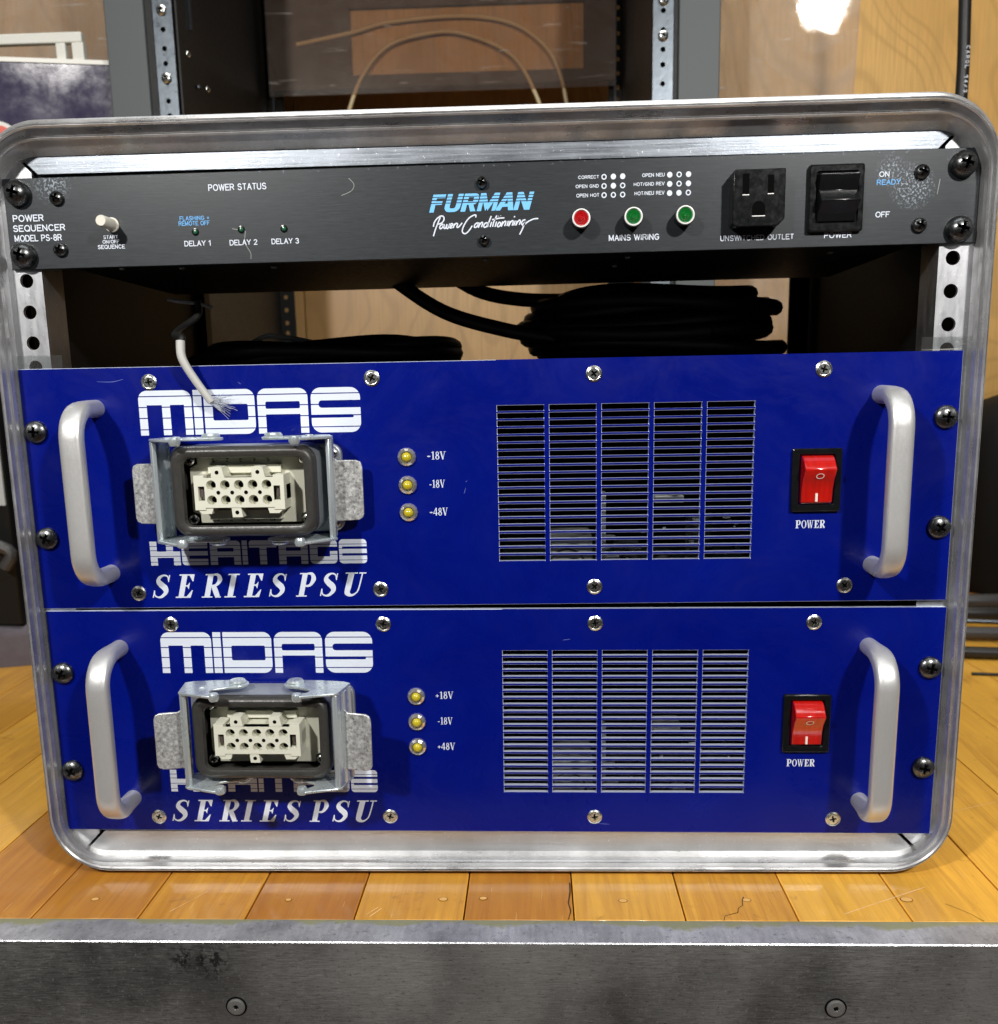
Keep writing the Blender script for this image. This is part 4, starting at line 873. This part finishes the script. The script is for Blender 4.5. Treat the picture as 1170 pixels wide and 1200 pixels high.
# striped italic maker's name
FG = {
 'F': [rect(0, .27, 0, 1), rect(0, .78, .79, 1), rect(0, .66, .42, .62)],
 'U': [rrect(0, .86, 0, 1, .3, 6, (1, 1, 0, 0)), hole(rrect(.27, .59, .2, 1.2, .1, 4, (1, 1, 0, 0)))],
 'R': [rrect(0, .84, .38, 1, .24, 6, (0, 1, 1, 0)), hole(rect(.27, .56, .56, .8)), rect(0, .27, 0, 1), ccw([(.34, .42), (.6, .42), (.84, 0), (.55, 0)])],
 'M': [rect(0, .25, 0, 1), rect(.87, 1.12, 0, 1), ccw([(0, 1), (.3, 1), (.62, .3), (.5, 0)]), ccw([(.82, 1), (1.12, 1), (.62, 0), (.5, .3)])],
 'A': [ccw([(0, 0), (.27, 0), (.6, 1), (.34, 1)]), ccw([(.68, 0), (.95, 0), (.62, 1), (.36, 1)]), rect(.2, .75, .2, .38)],
 'N': [rect(0, .25, 0, 1), rect(.65, .9, 0, 1), ccw([(0, 1), (.3, 1), (.9, 0), (.6, 0)])]}
mb = MB(); z0_, h_ = -0.4, 8.4
cuts = [(z0_+h_*a, z0_+h_*b) for a, b in ((.82, .865), (.64, .70), (.48, .53))]
Lx = lambda zx: -26.6+(zx-137)*(52.3/720.0)
for ch, a, b in (('F', 137, 258), ('U', 243, 378), ('R', 350, 482), ('M', 462, 626), ('A', 585, 712), ('N', 712, 857)):
    place_glyph(mb, FG[ch], Lx(a), Lx(b), z0_, h_, 0.30, -0.08, cuts)
flat('lettering', mb, 'cyan2', pc)
# handwritten line under it
SC = [[(60,395),(85,320),(118,240),(135,205)], [(62,300),(75,255),(105,215),(140,193),(165,200),(168,230),(145,262),(110,275)],
 [(150,275),(130,290),(125,315),(140,318),(158,295),(155,275),(150,275)], [(158,285),(170,280),(164,310),(180,315),(197,275),(190,310),(205,315),(225,268)],
 [(222,300),(245,288),(252,272),(238,270),(222,295),(228,312),(248,306)], [(270,268),(256,312),(264,290),(285,266),(300,272),(292,300),(308,303),(345,260)],
 [(478,205),(480,182),(455,185),(410,215),(370,270),(345,330),(352,362),(380,365),(415,330),(442,288)],
 [(492,258),(470,275),(462,300),(475,305),(495,285),(500,262),(492,258)], [(512,256),(500,305),(512,283),(534,255),(545,262),(532,303)],
 [(592,258),(570,262),(555,285),(560,303),(580,295),(600,255)], [(630,190),(606,250),(590,300)], [(632,248),(616,300)], [(684,185),(655,245),(640,298)], [(636,228),(700,213),(757,208)], [(680,245),(664,298)],
 [(710,248),(692,270),(687,292),(702,295),(720,270),(710,248)], [(740,243),(724,295),(738,268),(760,242),(770,250),(757,290)], [(795,238),(780,288)], [(812,238),(796,290),(812,260),(832,236),(842,246),(830,285)],
 [(858,190),(852,202)], [(862,236),(846,284)], [(880,236),(866,282),(882,252),(902,230),(912,240),(900,276)], [(962,226),(938,232),(922,258),(930,274),(955,250),(968,226)], [(968,226),(938,300),(902,374)], [(930,290),(985,245),(1040,218),(1085,213)], [(702, 190), (700, 194)], [(722, 186), (720, 190)]]
mb = MB()
for s_ in SC:
    pts = [(-26.5+(x-28.6)*.05105, -.3-(y-158+.036*(x-28.6))*.0474) for x, y in s_]; fill(mb, stroke(pts, .62, 6), -0.08, step=.15)
flat('script_lettering', mb, 'white', pc)
# scratches on the faceplate
for pts in ([(-121, -6), (-119.5, -6.5), (-120, -12), (-117.5, -17), (-117.6, -20)], [(-126, -5.2), (-121, -6)], [(-66, 17), (-63.5, 14), (-65, 11), (-70, 9)], [(-203, 13.6), (-198, 12.9)], [(222, 8), (221, 1)]):
    mb = MB(); fill(mb, stroke(pts, .28, 5), -0.05, step=.2); flat('scratch_mark', mb, 'steelscrew' if pts[0][0] != -203 else 'ink', pc)

# ================================================================== CABLES IN THE CASE
def coil(name, label, cx, cy, z0, n, r0, r1, th, cr, seedv, sq=0.8):
    rs = random.Random(seedv); mb = MB()
    for k in range(n):
        r = rs.uniform(r0, r1); ox, oy = rs.uniform(-7, 7), rs.uniform(-7, 7); tx, ty = rs.uniform(-.05, .05), rs.uniform(-.04, .04); z = z0+th*k/(max(1, n-1)); ph = rs.uniform(0, 6)
        pts = []
        for i in range(25):
            a = 2*pi*i/24+ph; x = r*cos(a); y = r*sq*sin(a); pts.append((cx+ox+x, cy+oy+y, max(z0, z+tx*x+ty*y+1.5*sin(3*a+k))))
        mb.tube(pts, cr, 10, smooth=3, cap=False)
    o = make(name, mb, 'cable', None, angle=60); return tag(o, label, 'cable', 'black cable coils inside the case')
coil('cable_coil', 'large coil of thick black cable heaped on the upper power supply, right of centre', 106, 170, 136, 9, 62, 84, 36, 5.2, 4)
coil('cable_coil', 'flat coil of black cable lying low on the upper power supply, left of centre', -108, 160, 135, 5, 60, 92, 9, 4.2, 9)
mb = MB(); mb.tube([(-86, 150, 205), (-62, 138, 185), (-30, 130, 164), (8, 125, 152), (40, 128, 146)], 4.6, 12, smooth=6); tag(make('thick_cable', mb, 'cable'), 'thick black cable sagging across the gap to the larger coil', 'cable')
mb = MB(); mb.tube([(-40, 190, 200), (-12, 180, 182), (20, 168, 174), (60, 160, 172)], 4.6, 12, smooth=6); tag(make('short_cable', mb, 'cable'), 'black cable running under the top unit into the top of the larger coil', 'cable')
mb = MB(); mb.tube([(-150, 110, 146), (-138, 104, 150), (-122, 108, 148), (-112, 116, 146)], 1.6, 8, smooth=6); tag(make('thin_cord', mb, 'wirewhite'), 'thin pale cord lying on top of the flat cable coil', 'cord')
fw = thing('frayed_wire', 'pale sleeved wire with a frayed end hanging over the upper blue panel', 'wire', (-150, 0, 160))
def fwp(name, mb, mat):
    mb.v = [(x+150, y, z-160) for x, y, z in mb.v]; return make(name, mb, mat, fw, angle=60)
mb = MB(); mb.tube([(-158, 40, 166), (-157.6, 38, 158), (-162, 26, 151), (-160, 8, 146), (-152.2, -4, 144), (-151.4, -7, 141)], 1.9, 10, smooth=6); fwp('black_lead', mb, 'cable')
mb = MB(); mb.tube([(-151.8, -7, 142), (-151.6, -8, 135), (-149.6, -8, 129.5), (-145.5, -7, 122), (-140.5, -6, 114), (-138.8, -5.5, 111.2)], 2.2, 12, smooth=6, rfun=lambda u: 2.3-0.35*u); fwp('pale_sleeve', mb, 'wirewhite')
mb = MB(); mb.tube([(-175, 42, 167), (-166, 40, 165.4), (-158, 40, 164.4), (-150, 40, 162)], 1.0, 8, smooth=4); fwp('cross_wire', mb, 'wirewhite')
mb = MB(); rs = random.Random(5)
for k in range(110):
    a = rs.uniform(-1.0, 0.55); L_ = rs.uniform(4, 14) if rs.random() < .3 else rs.uniform(3, 9)
    p0 = Vector((-139.2+rs.uniform(-1.3, 1.3), -5+rs.uniform(-1, 1), 111.6+rs.uniform(-1.2, 1.2))); d = Vector((cos(a), rs.uniform(-.1, .2), sin(a)*.7)); c2 = rs.uniform(-.5, .5)
    p1 = p0+d*L_*.5+Vector((0, 0, c2)); p2 = p0+d*L_+Vector((0, 0, c2*3)); p1.y = min(p1.y, -.6); p2.y = min(p2.y, -.5)
    mb.tube([p0, p1, p2], 0.085, 4, smooth=4)
fwp('frayed_strands', mb, 'strand')

# ================================================================== EQUIPMENT CABINET BEHIND
cab = thing('equipment_cabinet', 'tall grey open equipment cabinet with drilled rack rails, standing behind the case', 'cabinet', (-82, 420, BZ))
def cb(name, mb, mat, **k):
    mb.v = [(x+82, y-420, z-BZ) for x, y, z in mb.v]; return make(name, mb, mat, cab, **k)
ZT = 760
for x0_, x1_ in ((-357, -321), (158.5, 195)):
    mb = MB(); mb.box(x0_, x1_, 420, 440, BZ, ZT); cb('front_post', mb, 'greypaint', bevel=1)
    mb = MB(); mb.box(x0_+2, x1_-2, 724, 744, BZ, ZT); cb('rear_post', mb, 'greypaint', bevel=1)
for x0_, x1_ in ((-357, -353), (191, 195)):
    mb = MB(); mb.box(x0_, x1_, 440, 724, BZ, ZT); cb('side_panel', mb, 'cabdark')
for q in ((-321, -314), (154.5, 158.5)):
    mb = MB(); mb.box(*q, 424, 446, BZ, ZT); cb('post_gap', mb, 'cabdark')
for q in ((-296, -294, 430, 735, 100), (136, 138, 430, 735, 330)):
    mb = MB(); mb.box(*q, ZT); cb('inner_panel', mb, 'cabdark')
hz = sorted([456.5-44.45*n-d for n in range(-6, 13) for d in (0, 15.9, 31.8)])
for x0_, x1_, off_ in ((-314.5, -296.4, 0.0), (136, 154, -14.5)):
    mb = MB(); plate_holes(mb, x0_, x1_, BZ, ZT, 424, 426.5, [((x0_+x1_)/2, z+off_, 2.3) for z in hz], 0, 0, 14); mb.box(x0_ if x0_ < 0 else x1_-2, (x0_+2) if x0_ < 0 else x1_, 426.5, 446, BZ, ZT)
    cb('rack_rail', mb, 'galv', smooth=False)
    mb = MB(); mb.box(x0_, x1_, 434, 436, BZ, ZT); cb('rail_backing', mb, 'blackmatte')
for x, z in ((-305.5, 456.5), (-305.5, 399.5), (145, 450), (145, 421)):
    o = screw('rail_screw', SCR_PAN, cab, x+82, 3.6, z-BZ)
for x0_, x1_ in ((-312, -276), (120, 152)):
    mb = MB(); mx = x1_-7 if x0_ < 0 else x0_+7; plate_holes(mb, x0_, x1_, BZ, ZT, 732, 735, [(mx-4 if x0_ < 0 else mx+4, z, 2.8) for z in hz], 0, 0, 12); cb('rear_rail', mb, 'cabdark', smooth=False)
for x in (-287, 128):
    mb = MB(); mb.box(x-1.2, x+1.2, 728, 731.5, 250, ZT); cb('door_edge', mb, 'galv')
mb = MB(); mb.box(-357, 195, 420, 744, ZT, ZT+6); cb('cabinet_top', mb, 'cabdark')
mb = MB(); mb.box(-284, 126, 700, 703, 462, 740); cb('smoky_window', mb, 'smoky')
for q in ((-284, -186, 470, 745), (89, 126, 470, 745), (-186, 89, 557, 745), (-186, 89, 470, 484)):
    mb = MB(); mb.box(q[0], q[1], 706, 712, q[2], q[3]); cb('window_frame', mb, 'brownboard')
mb = MB(); mb.box(-188, 91, 713, 716, 480, 560); cb('reflected_card', mb, 'plyslot')  # tan rectangle mirrored in the pane, modelled as a flat card
mb = MB(); mb.box(-293.5, -291, 460, 462, 452, 480); mb.tube([(-292, 470, 404), (-292, 470, 406)], 2.5, 10, smooth=1)
cb('panel_slot', mb, 'galv')
for y, z in ((450, 428), (500, 412), (545, 398)):
    o = screw('panel_bolt', SCR_MINI, cab, -293+82, y-420, z-BZ); o.rotation_euler = (0, 0, radians(70)); o.scale = (1.1, 1.1, 1.1)

# looped cable mirrored in the window pane, modelled as pale tubes behind it
for pts, lab in (([(-250, 707, 520), (-184, 707, 531), (-138, 707, 541), (-53, 707, 545), (6, 707, 535), (45, 707, 508), (62, 707, 476), (70, 707, 440)], 'outer arch of mirrored cable, modelled as a tan tube behind the smoky cabinet window'),
                 ([(-196, 705.5, 430), (-176, 705.5, 478), (-144, 705.5, 513), (-100, 705.5, 526), (-54, 705.5, 526), (5, 705.5, 500), (34, 705.5, 453), (40, 705.5, 425)], 'inner arch of mirrored cable, modelled as a tan tube behind the smoky cabinet window')):
    mb = MB(); mb.tube(pts, 2.4, 10, smooth=6); tag(make('reflected_loop', mb, 'reflection', None, angle=60), lab, 'reflection', 'mirrored cable loops at the cabinet window')
wall = thing('plywood_wall', 'pale plywood sheets closing off the background behind the cabinet', 'wall', (0, 800, BZ))
for i, (a, b) in enumerate(((-1500, -280), (-279, 210), (211, 720), (721, 1500))):
    mb = MB(); mb.box(a, b, 0, 14, 0, 1400); make('plywood_sheet', mb, 'plyslot' if i in (0, 1) else 'ply', wall, bevel=.8, seg=1)

# ---- upper left: glossy purple board, white bracket, round badge
pb = thing('purple_board', 'glossy dark purple board left of the cabinet, glare on its upper edge', 'board', (-424, 482, BZ), None, (radians(5.4), 0, radians(11.7)))
mb = MB(); mb.box(-150, 66, 0, 5, 0, 568); make('board_face', mb, 'purple', pb, bevel=.5)
mb = MB(); mb.box(-150, 66, -0.8, 5.5, 568.2, 572); make('top_trim', mb, 'whiteplastic', pb)
mb = MB(); mb.prism(ell(-55, 497, 21, 21, 40), -0.6, -0.05); bd = make('round_badge', mb, 'whiteplastic', pb); mb = MB(); mb.prism(ell(-55, 497, 17.5, 17.5, 36), -0.9, -0.65); make('red_disc', mb, 'redpaint', bd)
wb = thing('white_bracket', 'white plastic bracket with two short legs standing on the purple board', 'bracket', (-424, 440, 425))
mb = MB(); mb.box(-90, 37, -4, 4, 12, 21); mb.box(12, 21, -4, 4, -8, 12); mb.box(27, 38, -4, 4, -8, 12); make('bracket_bar', mb, 'whiteplastic', wb, bevel=1)
ac = tag(make('clear_sheet', MB().box(-560, -362, 590, 592, 380, 760), 'acrylic'), 'clear plastic sheet hanging over plywood above the purple board', 'plastic sheet')
# ---- upper right: scratched acrylic with glare
ax = thing('acrylic_sheet', 'scratched clear acrylic sheet leaning beside the grey cabinet with strong lamp glare', 'acrylic sheet', (266, 560, BZ), None, (radians(6.5), 0, radians(-4.4)))
mb = MB(); mb.box(-95, 76, 0, 3, 0, 900); make('sheet', mb, 'acrylic', ax, bevel=.3)
# ---- hanging power cable
hc = thing('hanging_cable', 'black power cable with white printing hanging against the plywood at upper right', 'cable', (411, 430, 300))
mb = MB(); mb.tube([(-7, 6, 420), (-5, 3, 240), (-1, 0, 140), (1, 0, 60), (-4, 2, -60), (10, 30, -220)], 5.4, 14, smooth=6); make('cable_jacket', mb, 'cable', hc, angle=60)
for i, ch in enumerate('CAROL 14/3 T'):
    if ch == ' ': continue
    z = 104-4.0*i; cx = 3.2-0.01*i
    o = sans('print', ch, -1.2, 1.2, -1.6, 3.2, 0, 'white', hc, bold=.03); o.rotation_euler = (0, radians(90), 0); o.location = ((cx-1.2)*S, -5.7*S, z*S)
# ---- right edge: dark bag and loose cables on the bench
mb = MB(); rg = []
for z, k in ((BZ+.3, .93), (BZ+20, 1.0), (0, 1.0), (60, .97), (85, .86), (98, .6), (102, .2)):
    rg.append([(700+140*k*math.copysign(abs(cos(a))**.5, cos(a)), 720+60*k*math.copysign(abs(sin(a))**.5, sin(a)), z) for a in [2*pi*i/36 for i in range(36)]])
mb.loft(rg); tag(make('black_bag', mb, 'blackmatte', None, angle=60), 'soft black bag standing on the bench by the right edge', 'bag')
cabs = [([(430, 640, -136), (500, 600, -137), (560, 590, -136), (640, 600, -137)], 8, 'cablegrey', 'dark thick cable farthest back on the bench at the right edge'),
        ([(440, 560, -138), (500, 540, -138), (548, 536, -138)], 8.5, 'cable', 'black cable end with a blunt tip on the bench at right'),
        ([(430, 500, -134), (500, 484, -134), (620, 462, -134)], 2.6, 'galv', 'thin silver tube lying between the black cables at right'),
        ([(430, 470, -140), (480, 462, -140), (620, 450, -140)], 6.5, 'cablegrey', 'dark grey cable just below the silver tube at right'),
        ([(420, 402, -142), (470, 394, -142), (620, 372, -142)], 5.8, 'cable', 'glossy black cable nearest the case on the bench at right'),
        ([(420, 345, -146.6), (470, 338, -146.6), (620, 320, -146.6)], 1.3, 'cable', 'thinnest black lead, nearest the front on the bench at right')]
for p, r, m, lab in cabs:
    mb = MB(); mb.tube(p, r, 12, smooth=8); tag(make('loose_cable', mb, m, None, angle=60), lab, 'cable', 'loose cables on the bench')
# ---- left edge: grey pad, pale box and dark gear seen past the case
mb = MB(); rg = []
for z, k in ((BZ+.2, 1.0), (BZ+30, 1.0), (-112, .98), (-108, .9)):
    rg.append([(-600+150*k*math.copysign(abs(cos(a))**.4, cos(a)), 470+82*k*math.copysign(abs(sin(a))**.4, sin(a))+3*sin(5*a), z) for a in [2*pi*i/48 for i in range(48)]])
mb.loft(rg); mb.f.append(tuple(range(3*48, 4*48))); mb.mi.append(0); tag(make('grey_pad', mb, 'fabric', None, angle=60), 'folded grey padded fabric on the bench at the left edge', 'pad')
gb = thing('gear_box', 'dark equipment box with a pale and blue front, mostly hidden left of the case', 'equipment box', (-600, 398, -107))
mb = MB(); mb.box(-120, 116, 0, 50, 0, 420); make('box_body', mb, 'cabdark', gb, bevel=2)
mb = MB(); mb.box(-110, 110, -2, -.05, 232, 272); mb.box(-110, 114, -2, -.05, 120, 208); make('pale_panel', mb, 'palebox', gb)
mb = MB(); mb.box(-110, 112, -2, -.05, 209, 231); make('blue_band', mb, 'blue', gb, smooth=False)
mb = MB(); mb.tube([(-40, -12, 96), (60, -14, 92), (116, -10, 78), (112, -12, 60)], 6, 10, smooth=5); make('box_lead', mb, 'cablegrey', gb)
